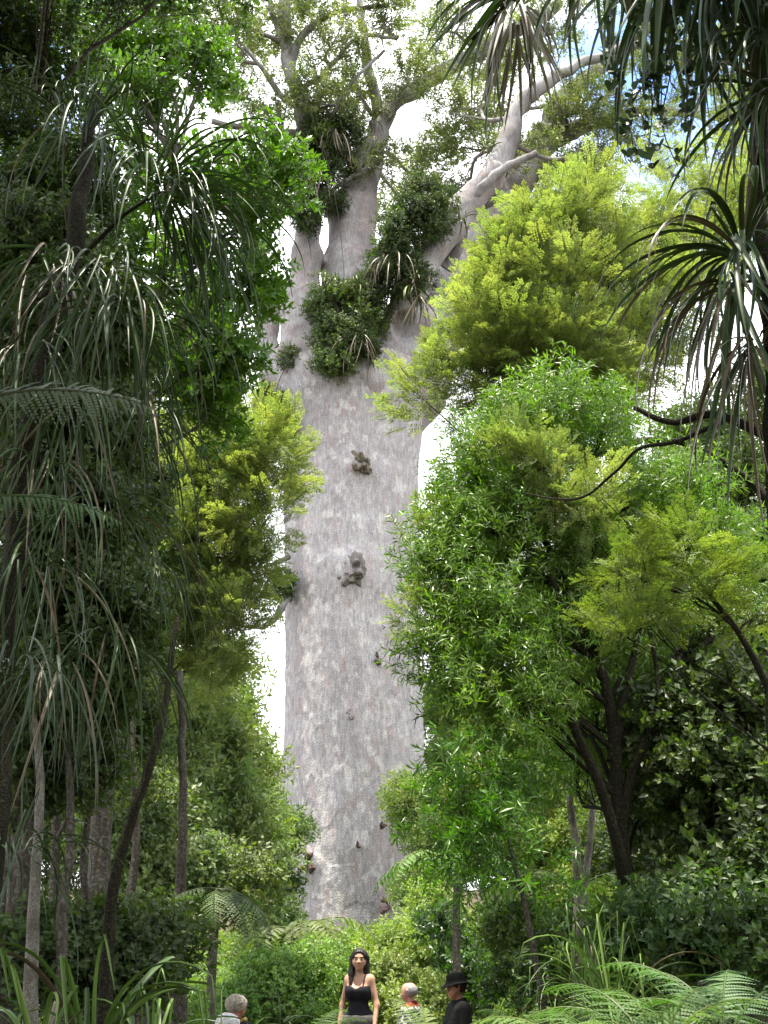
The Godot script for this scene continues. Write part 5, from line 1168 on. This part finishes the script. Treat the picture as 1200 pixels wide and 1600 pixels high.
	# shrubs: [place, lobes, tints, spray, label]
	for a in [
		[Vector3(-1.23, 0.92, -17.50), [[Vector3(-1.57, 1.19, -17.00), Vector3(0.55, 0.33, 0.80), 16], [Vector3(-0.96, 1.35, -17.50), Vector3(0.48, 0.34, 0.80), 14], [Vector3(-1.78, 0.88, -16.50), Vector3(0.44, 0.32, 0.70), 12], [Vector3(-1.15, 0.79, -16.50), Vector3(0.44, 0.27, 0.60), 10]], Color(0.13, 0.25, 0.06), Color(0.25, 0.38, 0.10), "round", "bright fresh green shrub behind the woman's shoulder"],
		[Vector3(0.10, 0.90, -18.00), [[Vector3(0.00, 1.17, -18.00), Vector3(0.49, 0.35, 0.80), 14], [Vector3(0.47, 0.92, -17.50), Vector3(0.47, 0.28, 0.70), 12], [Vector3(0.18, 0.69, -17.00), Vector3(0.46, 0.27, 0.70), 10], [Vector3(-0.40, 0.88, -18.50), Vector3(0.40, 0.40, 0.70), 10]], Color(0.23, 0.30, 0.09), Color(0.34, 0.41, 0.14), "round", "yellow-green shrub between the woman and the man with thin hair"],
		[Vector3(0.79, 1.38, -24.00), [[Vector3(0.66, 1.51, -24.00), Vector3(0.66, 0.29, 1.00), 12], [Vector3(1.14, 1.63, -23.00), Vector3(0.51, 0.45, 0.90), 12], [Vector3(-0.26, 1.20, -24.00), Vector3(0.65, 0.26, 0.90), 10], [Vector3(-1.09, 1.31, -25.00), Vector3(0.68, 0.30, 0.90), 11], [Vector3(1.01, 2.16, -26.00), Vector3(0.43, 0.35, 0.80), 7]], Color(0.20, 0.28, 0.08), Color(0.33, 0.40, 0.13), "far", "mixed sunny shrub in front of the giant's foot"],
		[Vector3(0.99, 1.62, -20.00), [[Vector3(0.97, 1.92, -19.50), Vector3(0.32, 0.32, 0.70), 10], [Vector3(1.25, 1.43, -19.00), Vector3(0.37, 0.42, 0.70), 12], [Vector3(1.37, 1.08, -18.00), Vector3(0.35, 0.35, 0.70), 10]], Color(0.04, 0.08, 0.025), Color(0.10, 0.17, 0.05), "broad", "glossy dark shrub behind the man in the black hat"],
		[Vector3(0.94, 3.09, -28.00), [[Vector3(0.95, 4.99, -30.00), Vector3(0.62, 0.62, 1.00), 16], [Vector3(0.70, 5.39, -30.50), Vector3(0.42, 0.39, 0.70), 7], [Vector3(1.32, 4.08, -29.00), Vector3(0.59, 0.66, 1.00), 14], [Vector3(0.94, 2.94, -28.00), Vector3(0.41, 0.63, 0.80), 9], [Vector3(1.73, 5.32, -30.00), Vector3(0.62, 0.69, 1.00), 12]], Color(0.13, 0.19, 0.06), Color(0.23, 0.29, 0.09), "far", "pale green shrub leaning on the giant trunk's lower flank"],
		[Vector3(-2.58, 2.53, -29.00), [[Vector3(-2.99, 4.33, -30.00), Vector3(0.51, 0.51, 0.80), 10], [Vector3(-2.43, 4.28, -29.50), Vector3(0.34, 0.37, 0.60), 6], [Vector3(-2.92, 2.99, -29.00), Vector3(0.58, 0.73, 0.90), 14], [Vector3(-2.48, 2.06, -28.00), Vector3(0.56, 0.46, 0.80), 10]], Color(0.06, 0.11, 0.03), Color(0.13, 0.19, 0.05), "far", "green shrub pressed against the giant trunk beside the dark hole"],
		[Vector3(-0.96, 1.78, -29.00), [[Vector3(-1.59, 1.49, -29.00), Vector3(0.64, 0.19, 0.80), 8], [Vector3(-0.64, 1.43, -29.00), Vector3(0.64, 0.16, 0.80), 7], [Vector3(0.32, 1.57, -29.00), Vector3(0.64, 0.22, 0.80), 8], [Vector3(-2.00, 1.49, -28.00), Vector3(0.55, 0.28, 0.80), 8]], Color(0.13, 0.20, 0.05), Color(0.24, 0.31, 0.08), "far", "low shrub fringe hiding the roots of the giant"],
		[Vector3(1.54, 1.62, -14.00), [[Vector3(1.61, 1.91, -14.50), Vector3(0.40, 0.32, 0.70), 12], [Vector3(1.91, 1.47, -14.00), Vector3(0.38, 0.31, 0.70), 12], [Vector3(1.69, 1.22, -13.00), Vector3(0.35, 0.25, 0.60), 10], [Vector3(2.06, 1.61, -12.50), Vector3(0.34, 0.34, 0.70), 12]], Color(0.05, 0.10, 0.025), Color(0.13, 0.2, 0.045), "round", "leafy shrub under the drooping sapling"],
		[Vector3(1.97, 1.53, -8.00), [[Vector3(1.89, 1.65, -8.00), Vector3(0.26, 0.16, 0.50), 12], [Vector3(2.34, 1.69, -8.00), Vector3(0.26, 0.18, 0.50), 12], [Vector3(2.42, 1.57, -7.60), Vector3(0.21, 0.17, 0.50), 10], [Vector3(2.60, 2.01, -8.60), Vector3(0.19, 0.14, 0.40), 5]], Color(0.045, 0.09, 0.025), Color(0.11, 0.18, 0.045), "round", "broad-leaved shrub in the shade around the lichened trunk"],
		[Vector3(-1.85, 1.41, -10.00), [[Vector3(-1.98, 1.61, -10.00), Vector3(0.38, 0.22, 0.60), 12], [Vector3(-2.06, 1.43, -9.00), Vector3(0.29, 0.20, 0.60), 12], [Vector3(-2.37, 1.61, -9.00), Vector3(0.30, 0.30, 0.60), 12], [Vector3(-2.57, 1.52, -8.40), Vector3(0.28, 0.28, 0.60), 12]], Color(0.055, 0.09, 0.03), Color(0.09, 0.135, 0.04), "round", "dark shrub filling the thicket's floor"],
	]:
		grow("shrub", a[5], "shrub", {"trunk": [a[0]], "spray": a[4], "size": 0.62 if a[4] == "far" else 0.36, "rc": 0.5 if a[4] == "far" else 0.34, "per": 14, "r0": 0.03, "limb": 0.012, "tint": a[2], "tint2": a[3], "lobes": a[1]})
	# small ferns dotted through the clearing
	rng.seed = 99
	var spots := []
	for k in 46:
		var d := rng.randf_range(14.5, 30.0)
		var x := rng.randf_range(-0.16, 0.12) * d
		if d < 17.0 and absf(x - 0.33) < 0.8:
			continue
		spots.append(Vector3(x, 0, -d))
	for p in spots:
		p.y = ground_y(p.x, p.z) + 0.15
		fern("low sunlit fern growing in the clearing before the giant", p, "far", 6, 0.9 + 0.012 * absf(p.z), fg + fy, {"group": "ferns in the clearing"})
	# everything too small and dense to tell apart
	rng.seed = 4
	var where := [[], [], []]
	var tints := [[], [], []]
	for k in 9000:
		var d := 6.0 + 44.0 * rng.randf()
		var x := rng.randf_range(-0.42, 0.42) * d
		var z := -d
		if d < 16.5 and d > 9.0 and absf(x) < 2.4:
			continue
		if Vector2(x + 0.95, z + 35.5).length() < 2.6:
			continue
		var v := rng.randi() % 3
		var hgt := rng.randf() * (0.5 if d < 18.0 else 0.55)
		where[v].append(sprig(Vector3(x, ground_y(x, z) + hgt, z), (Vector3.UP + any_dir() * 0.7).normalized(), rng.randf_range(0.4, 0.8)))
		tints[v].append(vary([Color(0.12, 0.20, 0.055), Color(0.20, 0.28, 0.08), Color(0.16, 0.23, 0.06)][rng.randi() % 3], 0.2))
	var cover := thing("undergrowth", "dense green ground cover of seedlings and small leaves over the forest floor", "undergrowth")
	cover.set_meta("kind", "stuff")
	for k in 3:
		scatter("foliage", sprays.far[k], M.leaf, cover, where[k], tints[k])
	print("undergrowth ", Time.get_ticks_msec())


# ------------------------------------------------------------------ people
var hand_cache := {}

func hand_mesh(side: float, curl: float) -> MB:
	# wrist at the origin, fingers towards -Y, palm towards the body (-X for the +X hand)
	var key := "%.0f %.1f" % [side, curl]
	if hand_cache.has(key):
		return hand_cache[key]
	var g := Grid.new()
	g.setup(Vector3(-0.085, -0.21, -0.085), Vector3(0.085, 0.04, 0.085), 0.0042)
	var list := [[Vector3(0, 0.02, 0), Vector3(0, -0.03, 0), 0.024, 0.022]]
	for k in 4:
		var z := -0.030 + 0.0205 * k
		list.append([Vector3(0, -0.02, z * 0.55), Vector3(0, -0.085, z), 0.017, 0.0135])
	g.bones(list, 0.012)
	var lens := [0.060, 0.074, 0.080, 0.072]
	for k in 4:
		var z := -0.031 + 0.021 * k
		var p := Vector3(0, -0.085, z)
		var a := 0.15
		for j in 3:
			a += curl * [0.7, 1.0, 0.8][j]
			var l: float = lens[k] * [0.45, 0.32, 0.26][j]
			var q := p + Vector3(-side * sin(a), -cos(a), 0) * l
			g.bones([[p, q, 0.0088 - 0.0006 * j, 0.0082 - 0.0008 * j]], 0.003)
			p = q
	var t0 := Vector3(-side * 0.006, -0.028, 0.022)
	var t1 := t0 + Vector3(-side * 0.014, -0.030, 0.026)
	var t2 := t1 + Vector3(-side * (0.006 + 0.014 * curl), -0.028, 0.008 - 0.012 * curl)
	g.bones([[t0, t1, 0.0135, 0.0105], [t1, t2, 0.0102, 0.0085]], 0.005)
	var mb := MB.new()
	g.mesh_into(mb, Transform3D(), 0.0, Color.WHITE)
	hand_cache[key] = mb
	return mb


func join(into: MB, from: MB, at: Transform3D, col: Color) -> void:
	var first := into.v.size()
	for p in from.v:
		into.add(at * p, col)
	for k in from.i:
		into.i.append(first + k)


func person(label: String, at: Vector3, yaw: float, tall: float, s: Dictionary) -> Node3D:
	var root := thing("person", label, "person", at)
	root.rotation.y = yaw
	var k := tall / 1.71
	root.scale = Vector3(k, k, k)
	var skin: Color = s.skin
	var slim: float = s.get("slim", 1.0)
	var hand_at: Array = s.get("wrists", [Vector3(-0.25, 0.86, 0.05), Vector3(0.25, 0.86, 0.05)])
	var lean: float = s.get("lean", 0.0)
	# joints
	var torso := [
		[Vector3(-0.075, 0.95, 0), Vector3(0.075, 0.95, 0), 0.108, 0.108],
		[Vector3(-0.045, 1.08, 0.0), Vector3(0.045, 1.08, 0.0), 0.098 * slim * slim, 0.098 * slim * slim],
		[Vector3(-0.07, 1.23, 0.01), Vector3(0.07, 1.23, 0.01), 0.108 * slim, 0.108 * slim],
		[Vector3(-0.09, 1.33, -0.01), Vector3(0.09, 1.33, -0.01), 0.088 * slim, 0.088 * slim],
		[Vector3(-0.15 * slim, 1.385, -0.015), Vector3(0.15 * slim, 1.385, -0.015), 0.052, 0.052],
	]
	if s.get("bust", false):
		torso += [[Vector3(-0.065, 1.255, 0.075), Vector3(-0.06, 1.26, 0.06), 0.052, 0.05], [Vector3(0.065, 1.255, 0.075), Vector3(0.06, 1.26, 0.06), 0.052, 0.05]]
	var legs := []
	var arms := []
	var sleeves := []
	for q in 2:
		var sd := -1.0 if q == 0 else 1.0
		legs += [[Vector3(0.088 * sd, 0.92, 0), Vector3(0.10 * sd, 0.50, 0.015), 0.092, 0.062], [Vector3(0.10 * sd, 0.50, 0.015), Vector3(0.10 * sd, 0.09, -0.02), 0.06, 0.04], [Vector3(0.10 * sd, 0.05, -0.04), Vector3(0.125 * sd, 0.035, 0.15), 0.045, 0.032]]
		var sh := Vector3(0.178 * slim * sd, 1.375, -0.015)
		var wr: Vector3 = hand_at[q]
		var el := sh.lerp(wr, 0.52) + Vector3(0.03 * sd, -0.01, -0.05)
		arms += [[sh, el, 0.05 * slim, 0.038 * slim], [el, wr, 0.039 * slim, 0.025]]
		sleeves.append([sh, sh.lerp(el, 0.72), 0.056, 0.050])
	var neck := [[Vector3(0, 1.40, -0.02), Vector3(0, 1.53, 0.005), 0.056 * slim, 0.05 * slim]]
	# the body: one skin
	var body := MB.new()
	var g := Grid.new()
	g.setup(Vector3(-0.40, -0.02, -0.22), Vector3(0.40, 1.58, 0.30), 0.0145)
	g.bones(torso, 0.05)
	g.bones(legs + arms + neck, 0.035)
	g.mesh_into(body, Transform3D(), 0.0, skin)
	for q in 2:
		var sd := -1.0 if q == 0 else 1.0
		var wr: Vector3 = hand_at[q]
		var sh := Vector3(0.178 * slim * sd, 1.375, -0.015)
		var el := sh.lerp(wr, 0.52) + Vector3(0.03 * sd, -0.01, -0.05)
		var dn := (el - wr).normalized()
		var x := Vector3.RIGHT.slide(dn).normalized()
		join(body, hand_mesh(sd, s.get("curl", 0.5)), Transform3D(Basis(x, dn, x.cross(dn)), wr), skin)
	# the head, turned on the neck
	var turn := Transform3D(Basis(Vector3.UP, s.get("turn", 0.0)) * Basis(Vector3.RIGHT, s.get("nod", 0.0)), Vector3.ZERO)
	var pivot := Vector3(0, 1.52, -0.005)
	var head_at := Transform3D(Basis(), pivot - Vector3(0, 0.018, 0)) * turn * Transform3D(Basis(), -pivot)
	var hg := Grid.new()
	hg.setup(Vector3(-0.115, 1.44, -0.13), Vector3(0.115, 1.74, 0.15), 0.0055)
	hg.bones([[Vector3(0, 1.625, -0.022), Vector3(0, 1.632, 0.012), 0.083, 0.079], [Vector3(0, 1.60, 0.02), Vector3(0, 1.545, 0.045), 0.068, 0.046], [Vector3(-0.03, 1.575, 0.045), Vector3(0.03, 1.575, 0.045), 0.042, 0.042], [Vector3(0, 1.52, 0.055), Vector3(0, 1.515, 0.05), 0.026, 0.026]], 0.03)
	hg.bones([[Vector3(0, 1.53, 0.0), Vector3(0, 1.44, -0.02), 0.05, 0.054]], 0.02)
	hg.bones([[Vector3(0, 1.618, 0.088), Vector3(0, 1.585, 0.108), 0.008, 0.0125], [Vector3(-0.012, 1.58, 0.098), Vector3(0.012, 1.58, 0.098), 0.009, 0.009], [Vector3(-0.018, 1.552, 0.088), Vector3(0.018, 1.552, 0.088), 0.008, 0.008], [Vector3(-0.035, 1.637, 0.082), Vector3(0.035, 1.637, 0.082), 0.009, 0.009]], 0.012)
	hg.bones([[Vector3(-0.031, 1.616, 0.098), Vector3(-0.030, 1.616, 0.10), 0.011, 0.011], [Vector3(0.031, 1.616, 0.098), Vector3(0.030, 1.616, 0.10), 0.011, 0.011]], 0.004, true)
	for sd in [-1.0, 1.0]:
		hg.bones([[Vector3(0.082 * sd, 1.625, -0.005), Vector3(0.080 * sd, 1.588, -0.002), 0.013, 0.009]], 0.006)
		hg.bones([[Vector3(0.031 * sd, 1.616, 0.078), Vector3(0.031 * sd, 1.616, 0.079), 0.0125, 0.0125]], 0.002)
	var hm := MB.new()
	hg.mesh_into(hm, Transform3D(), 0.0, skin)
	for n in hm.v.size():
		var p := hm.v[n]
		var c := skin
		if p.z > 0.05:
			var e := Vector2(absf(p.x) - 0.031, (p.y - 1.616) * 1.7)
			if e.length() < 0.011:
				c = Color(0.16, 0.12, 0.10) if e.length() > 0.0075 else Color(0.02, 0.015, 0.01)
			elif absf(absf(p.x) - 0.033) < 0.018 and absf(p.y - 1.640 + absf(absf(p.x) - 0.033) * 0.2) < 0.0045:
				c = s.hair * 0.8
			elif absf(p.x) < 0.026 and absf(p.y - 1.552 - p.x * p.x * 9.0) < 0.009:
				c = skin * Color(1.0, 0.62, 0.6) if absf(p.y - 1.552 - p.x * p.x * 9.0) > 0.0035 or not s.get("smile", false) else Color(0.7, 0.66, 0.6)
		hm.c[n] = c
	for n in hm.v.size():
		hm.v[n] = head_at * (hm.v[n] * Vector3(1.06, 1, 1))
	var first := body.v.size()
	body.v.append_array(hm.v)
	body.c.append_array(hm.c)
	for q in hm.i:
		body.i.append(first + q)
	var sm := tinted(0.5, 0.4)
	part("body", body.mesh(true), sm, root)
	# hair
	var hair := MB.new()
	var rg := Grid.new()
	rg.setup(Vector3(-0.16, 1.26, -0.17), Vector3(0.16, 1.76, 0.17), 0.0075)
	var style: String = s.get("style", "short")
	if style == "long":
		rg.bones([[Vector3(0, 1.635, -0.03), Vector3(0, 1.64, 0.012), 0.094, 0.090], [Vector3(-0.07, 1.62, -0.02), Vector3(-0.088, 1.45, 0.02), 0.042, 0.030], [Vector3(-0.088, 1.45, 0.02), Vector3(-0.085, 1.33, 0.075), 0.03, 0.012], [Vector3(0.07, 1.62, -0.02), Vector3(0.082, 1.46, 0.01), 0.042, 0.032], [Vector3(0.082, 1.46, 0.01), Vector3(0.06, 1.40, 0.03), 0.03, 0.016], [Vector3(-0.04, 1.6, -0.07), Vector3(-0.05, 1.38, -0.06), 0.05, 0.03], [Vector3(0.04, 1.6, -0.07), Vector3(0.05, 1.38, -0.06), 0.05, 0.03]], 0.02)
		rg.bones([[Vector3(0, 1.632, 0.125), Vector3(0, 1.50, 0.125), 0.074, 0.074]], 0.01, true)
	elif style == "ring":
		rg.bones([[Vector3(0, 1.615, -0.025), Vector3(0, 1.62, 0.0), 0.089, 0.084]], 0.02)
		rg.keep(Vector3(0, 1.655, 0), Vector3(0, 1, 0.1).normalized())
		rg.keep(Vector3(0, 1.55, -0.05), Vector3(0, -1, 0))
		rg.keep(Vector3(0, 1.6, 0.03), Vector3(0, -0.3, 1).normalized())
	else:
		var puff: float = s.get("puff", 0.0)
		rg.bones([[Vector3(0, 1.63, -0.025), Vector3(0, 1.64, 0.01), 0.091 + puff, 0.087 + puff]], 0.02)
		rg.keep(Vector3(0, 1.535, -0.06), Vector3(0, -1, 0.25).normalized())
		rg.keep(Vector3(0, 1.665, 0.09), Vector3(0, -0.72, 0.7).normalized())
	rg.mesh_into(hair, Transform3D(), 0.0, s.hair)
	for n in hair.v.size():
		var p := hair.v[n]
		hair.v[n] = head_at * (p * Vector3(1.06, 1, 1) + Vector3(p.x, 0, p.z + 0.02).normalized() * float(s.get("messy", 0.006)) * nz.get_noise_3d(atan2(p.x, p.z) * 160.0, p.y * 300.0, p.z * 200.0))
		hair.c[n] = vary(s.hair, 0.2)
	part("hair", hair.mesh(true), tinted(0.5, 0.35), root)
	# trousers and shirt: the body's own field a little larger, cut at waist, hems and neckline
	var tg := Grid.new()
	tg.setup(Vector3(-0.30, 0.04, -0.22), Vector3(0.30, 1.10, 0.24), 0.0145)
	tg.bones([torso[0], torso[1]], 0.05)
	tg.bones(legs.filter(func(b): return b[0].y > 0.3), 0.03)
	tg.keep(Vector3(0, 0.985, 0), Vector3.UP)
	tg.keep(Vector3(0, 0.10, 0), Vector3.DOWN)
	var tr := MB.new()
	tg.mesh_into(tr, Transform3D(), 0.016, s.trousers)
	for n in tr.v.size():
		tr.v[n] += Vector3(nz.get_noise_3dv(tr.v[n] * 160.0), 0, nz.get_noise_3dv(tr.v[n] * 160.0 + Vector3(90, 0, 0))) * 0.006
	part("trousers", tr.mesh(true), tinted(0.85, 0.3), root)
	var cg := Grid.new()
	cg.setup(Vector3(-0.36, 0.86, -0.24), Vector3(0.36, 1.52, 0.26), 0.0125)
	cg.bones(torso, 0.05)
	if s.get("vest", false):
		cg.keep(Vector3(0, 1.30, 0.07), Vector3(0, 1.0, 0.12).normalized())
		for sd in [-1.0, 1.0]:
			cg.bones([[Vector3(0.205 * sd, 1.42, 0.06), Vector3(0.195 * sd, 1.27, 0.01), 0.075, 0.05]], 0.01, true)
		cg.bones([[Vector3(0, 1.36, 0.12), Vector3(0, 1.34, 0.10), 0.075, 0.07]], 0.01, true)
	else:
		cg.bones(sleeves, 0.04)
		cg.bones([[Vector3(0, 1.39, -0.02), Vector3(0, 1.455, -0.015), 0.07, 0.062]], 0.03)
		cg.keep(Vector3(0, 1.455, 0), Vector3(0, 1, 0.25).normalized())
	cg.keep(Vector3(0, s.get("hem", 0.91), 0), Vector3.DOWN)
	var sb := MB.new()
	cg.mesh_into(sb, Transform3D(), 0.009 if s.get("vest", false) else 0.02, s.shirt)
	for n in sb.v.size():
		var p := sb.v[n]
		sb.v[n] = p + Vector3(nz.get_noise_3dv(p * 120.0), 0, nz.get_noise_3dv(p * 120.0 + Vector3(90, 0, 0))) * (0.003 if s.get("vest", false) else 0.012)
		if s.get("print", false):
			# a leafy print: white and grey leaves on navy, red and orange round the collar
			var a := nz.get_noise_3dv(p * 260.0)
			if p.y > 1.425:
				sb.c[n] = Color(0.13, 0.022, 0.018) if a < 0.2 else Color(0.25, 0.12, 0.04)
			elif a > 0.13:
				sb.c[n] = Color(0.5, 0.5, 0.46)
			elif a < -0.2:
				sb.c[n] = Color(0.06, 0.09, 0.07)
	part("shirt", sb.mesh(true), tinted(0.85, 0.3), root)
	if s.get("vest", false):
		for sd in [-1.0, 1.0]:
			var st := MB.new()
			tube(st, curve([Vector3(0.082 * sd, 1.275, 0.112), Vector3(0.086 * sd, 1.35, 0.082), Vector3(0.088 * sd, 1.43, 0.0), Vector3(0.085 * sd, 1.38, -0.085), Vector3(0.08 * sd, 1.28, -0.10)], 14), 0.007, 0.007, 6, s.shirt)
			part("strap", st.mesh(true), tinted(0.8, 0.3), root)
	if s.has("hat"):
		var hb := MB.new()
		var prof := [[0.0, 1.755], [0.06, 1.75], [0.09, 1.73], [0.098, 1.69], [0.101, 1.665], [0.135, 1.650], [0.158, 1.635], [0.155, 1.628], [0.10, 1.648]]
		var sides := 28
		for q in prof.size():
			for n in sides:
				var a := TAU * n / sides
				var w := 1.0 + 0.05 * nz.get_noise_2d(cos(a) * 30.0 + q, sin(a) * 30.0)
				hb.add(head_at * Vector3(cos(a) * prof[q][0] * w, prof[q][1] + (0.018 * cos(2.0 * a) if q > 4 else 0.0) * (prof[q][0] / 0.15), sin(a) * prof[q][0] * w * 1.08), s.hat)
		for q in prof.size() - 1:
			for n in sides:
				var a := q * sides + n
				var b := q * sides + (n + 1) % sides
				hb.tri(a, a + sides, b)
				hb.tri(b, a + sides, b + sides)
		part("hat", hb.mesh(true), tinted(0.9, 0.2), root)
	if s.has("scarf"):
		var fb := MB.new()
		tube(fb, curve([Vector3(-0.10, 1.46, 0.05), Vector3(-0.12, 1.45, -0.04), Vector3(-0.05, 1.44, -0.10), Vector3(0.04, 1.40, -0.12), Vector3(0.06, 1.30, -0.13)], 14), 0.030, 0.022, 8, s.scarf, 0.2)
		part("collar_cloth", fb.mesh(true), tinted(0.85, 0.3), root)
	return root


func people() -> void:
	nz2.seed = 10
	rng.seed = 12
	person("smiling woman with long black hair in a black strap top and grey trousers", Vector3(-0.27, ground_y(-0.27, -12.8), -12.8), -0.35, 1.60, {"skin": Color(0.43, 0.25, 0.165), "hair": Color(0.014, 0.011, 0.010), "style": "long", "shirt": Color(0.012, 0.012, 0.018), "trousers": Color(0.085, 0.085, 0.08), "vest": true, "bust": true, "slim": 0.81, "hem": 0.93, "turn": 0.30, "nod": 0.05, "curl": 0.85, "wrists": [Vector3(-0.235, 0.87, 0.02), Vector3(0.225, 0.88, 0.09)]})
	person("man in a plain black shirt and a black brimmed hat", Vector3(0.84, ground_y(0.84, -13.5), -13.5), -1.35, 1.84, {"skin": Color(0.40, 0.20, 0.13), "hair": Color(0.03, 0.02, 0.015), "shirt": Color(0.012, 0.013, 0.014), "trousers": Color(0.05, 0.05, 0.055), "hat": Color(0.008, 0.008, 0.009), "nod": 0.12})
	person("man with thin grey hair in a leaf-printed navy shirt with a red collar", Vector3(0.33, ground_y(0.33, -15.0), -15.0), -1.9, 1.75, {"skin": Color(0.45, 0.24, 0.19), "hair": Color(0.22, 0.21, 0.22), "style": "ring", "shirt": Color(0.035, 0.042, 0.06), "trousers": Color(0.06, 0.06, 0.07), "print": true, "nod": 0.15})
	person("person with tousled ash-blond hair and a dark top looking away", Vector3(-1.57, ground_y(-1.57, -12.5), -12.5), 2.6, 1.73, {"skin": Color(0.36, 0.15, 0.10), "hair": Color(0.33, 0.29, 0.24), "puff": 0.006, "messy": 0.026, "shirt": Color(0.012, 0.012, 0.016), "trousers": Color(0.05, 0.05, 0.055), "scarf": Color(0.26, 0.16, 0.05), "nod": 0.3})
	person("white-haired person bent low beside the one with ash-blond hair", Vector3(-1.47, ground_y(-1.47, -11.0), -11.0), 2.2, 1.61, {"skin": Color(0.42, 0.24, 0.18), "hair": Color(0.66, 0.64, 0.65), "puff": 0.01, "messy": 0.016, "shirt": Color(0.30, 0.30, 0.33), "trousers": Color(0.08, 0.08, 0.1), "nod": 0.4})
	print("people ", Time.get_ticks_msec())


func make_sky() -> PanoramaSkyMaterial:
	var n := FastNoiseLite.new()
	n.seed = 21
	n.noise_type = FastNoiseLite.TYPE_SIMPLEX_SMOOTH
	n.frequency = 1.5
	n.fractal_octaves = 5
	var w := 1024
	var h := 512
	var data := PackedFloat32Array()
	data.resize(w * h * 3)
	for y in h:
		var el := (0.5 - (y + 0.5) / h) * PI
		for x in w:
			var az := (x + 0.5) / w * TAU
			var d := Vector3(cos(el) * cos(az), sin(el), cos(el) * sin(az))
			var up := maxf(d.y, 0.0)
			var blue := Color(0.30, 0.46, 0.86).lerp(Color(0.12, 0.24, 0.60), pow(up, 0.55))
			var q := d / (0.35 + up)
			var c := n.get_noise_3d(q.x, 0.3, q.z) * 0.9 + 0.1
			var cover := smoothstep(-0.26, 0.10, c)
			cover = maxf(cover, 1.0 - smoothstep(0.46, 0.68, up))
			var cl := Color(1.02, 1.03, 1.06) * (0.95 + 0.25 * n.get_noise_3d(q.x * 2.0 + 9.0, 4.0, q.z * 2.0))
			var col := blue.lerp(cl, cover)
			if d.y < 0.0:
				col = Color(0.10, 0.11, 0.08)
			var k := (y * w + x) * 3
			data[k] = col.r
			data[k + 1] = col.g
			data[k + 2] = col.b
	var m := PanoramaSkyMaterial.new()
	m.panorama = ImageTexture.create_from_image(Image.create_from_data(w, h, false, Image.FORMAT_RGBF, data.to_byte_array()))
	return m


func _ready() -> void:
	var cam := Camera3D.new()
	cam.name = "camera"
	add_child(cam)
	cam.position = Vector3(0, 1.6, 0)
	cam.rotation_degrees = Vector3(22.0, 0, 0)
	cam.fov = 50.7
	cam.near = 0.05
	cam.far = 1500.0
	cam.current = true
	var env := Environment.new()
	env.background_mode = Environment.BG_SKY
	env.sky = Sky.new()
	env.sky.sky_material = make_sky()
	env.background_energy_multiplier = 1.0
	env.tonemap_mode = Environment.TONE_MAPPER_LINEAR
	env.tonemap_exposure = 3.6
	env.sdfgi_enabled = true
	env.ssao_enabled = true
	env.ssil_enabled = true
	var we := WorldEnvironment.new()
	we.name = "environment"
	we.environment = env
	add_child(we)
	var sun := DirectionalLight3D.new()
	sun.name = "sun"
	add_child(sun)
	sun.light_energy = 1.3
	sun.light_color = Color(1.0, 0.97, 0.90)
	sun.light_angular_distance = 0.6
	sun.shadow_enabled = true
	sun.look_at_from_position(Vector3(-0.06, 0.97, 0.06), Vector3.ZERO)
	nz.seed = 3
	nz.noise_type = FastNoiseLite.TYPE_SIMPLEX_SMOOTH
	nz.frequency = 0.05
	nz.fractal_octaves = 3
	nz2.seed = 9
	nz2.noise_type = FastNoiseLite.TYPE_CELLULAR
	nz2.frequency = 0.05
	nz2.fractal_type = FastNoiseLite.FRACTAL_NONE
	nz2.cellular_return_type = FastNoiseLite.RETURN_CELL_VALUE
	make_materials()
	print("materials ", Time.get_ticks_msec())
	make_sprays()
	make_straps()
	make_fronds()
	print("pieces ", Time.get_ticks_msec())
	make_ground()
	giant()
	added_canopy()
	forest()
	epiphytes()
	lilies()
	undergrowth()
	people()
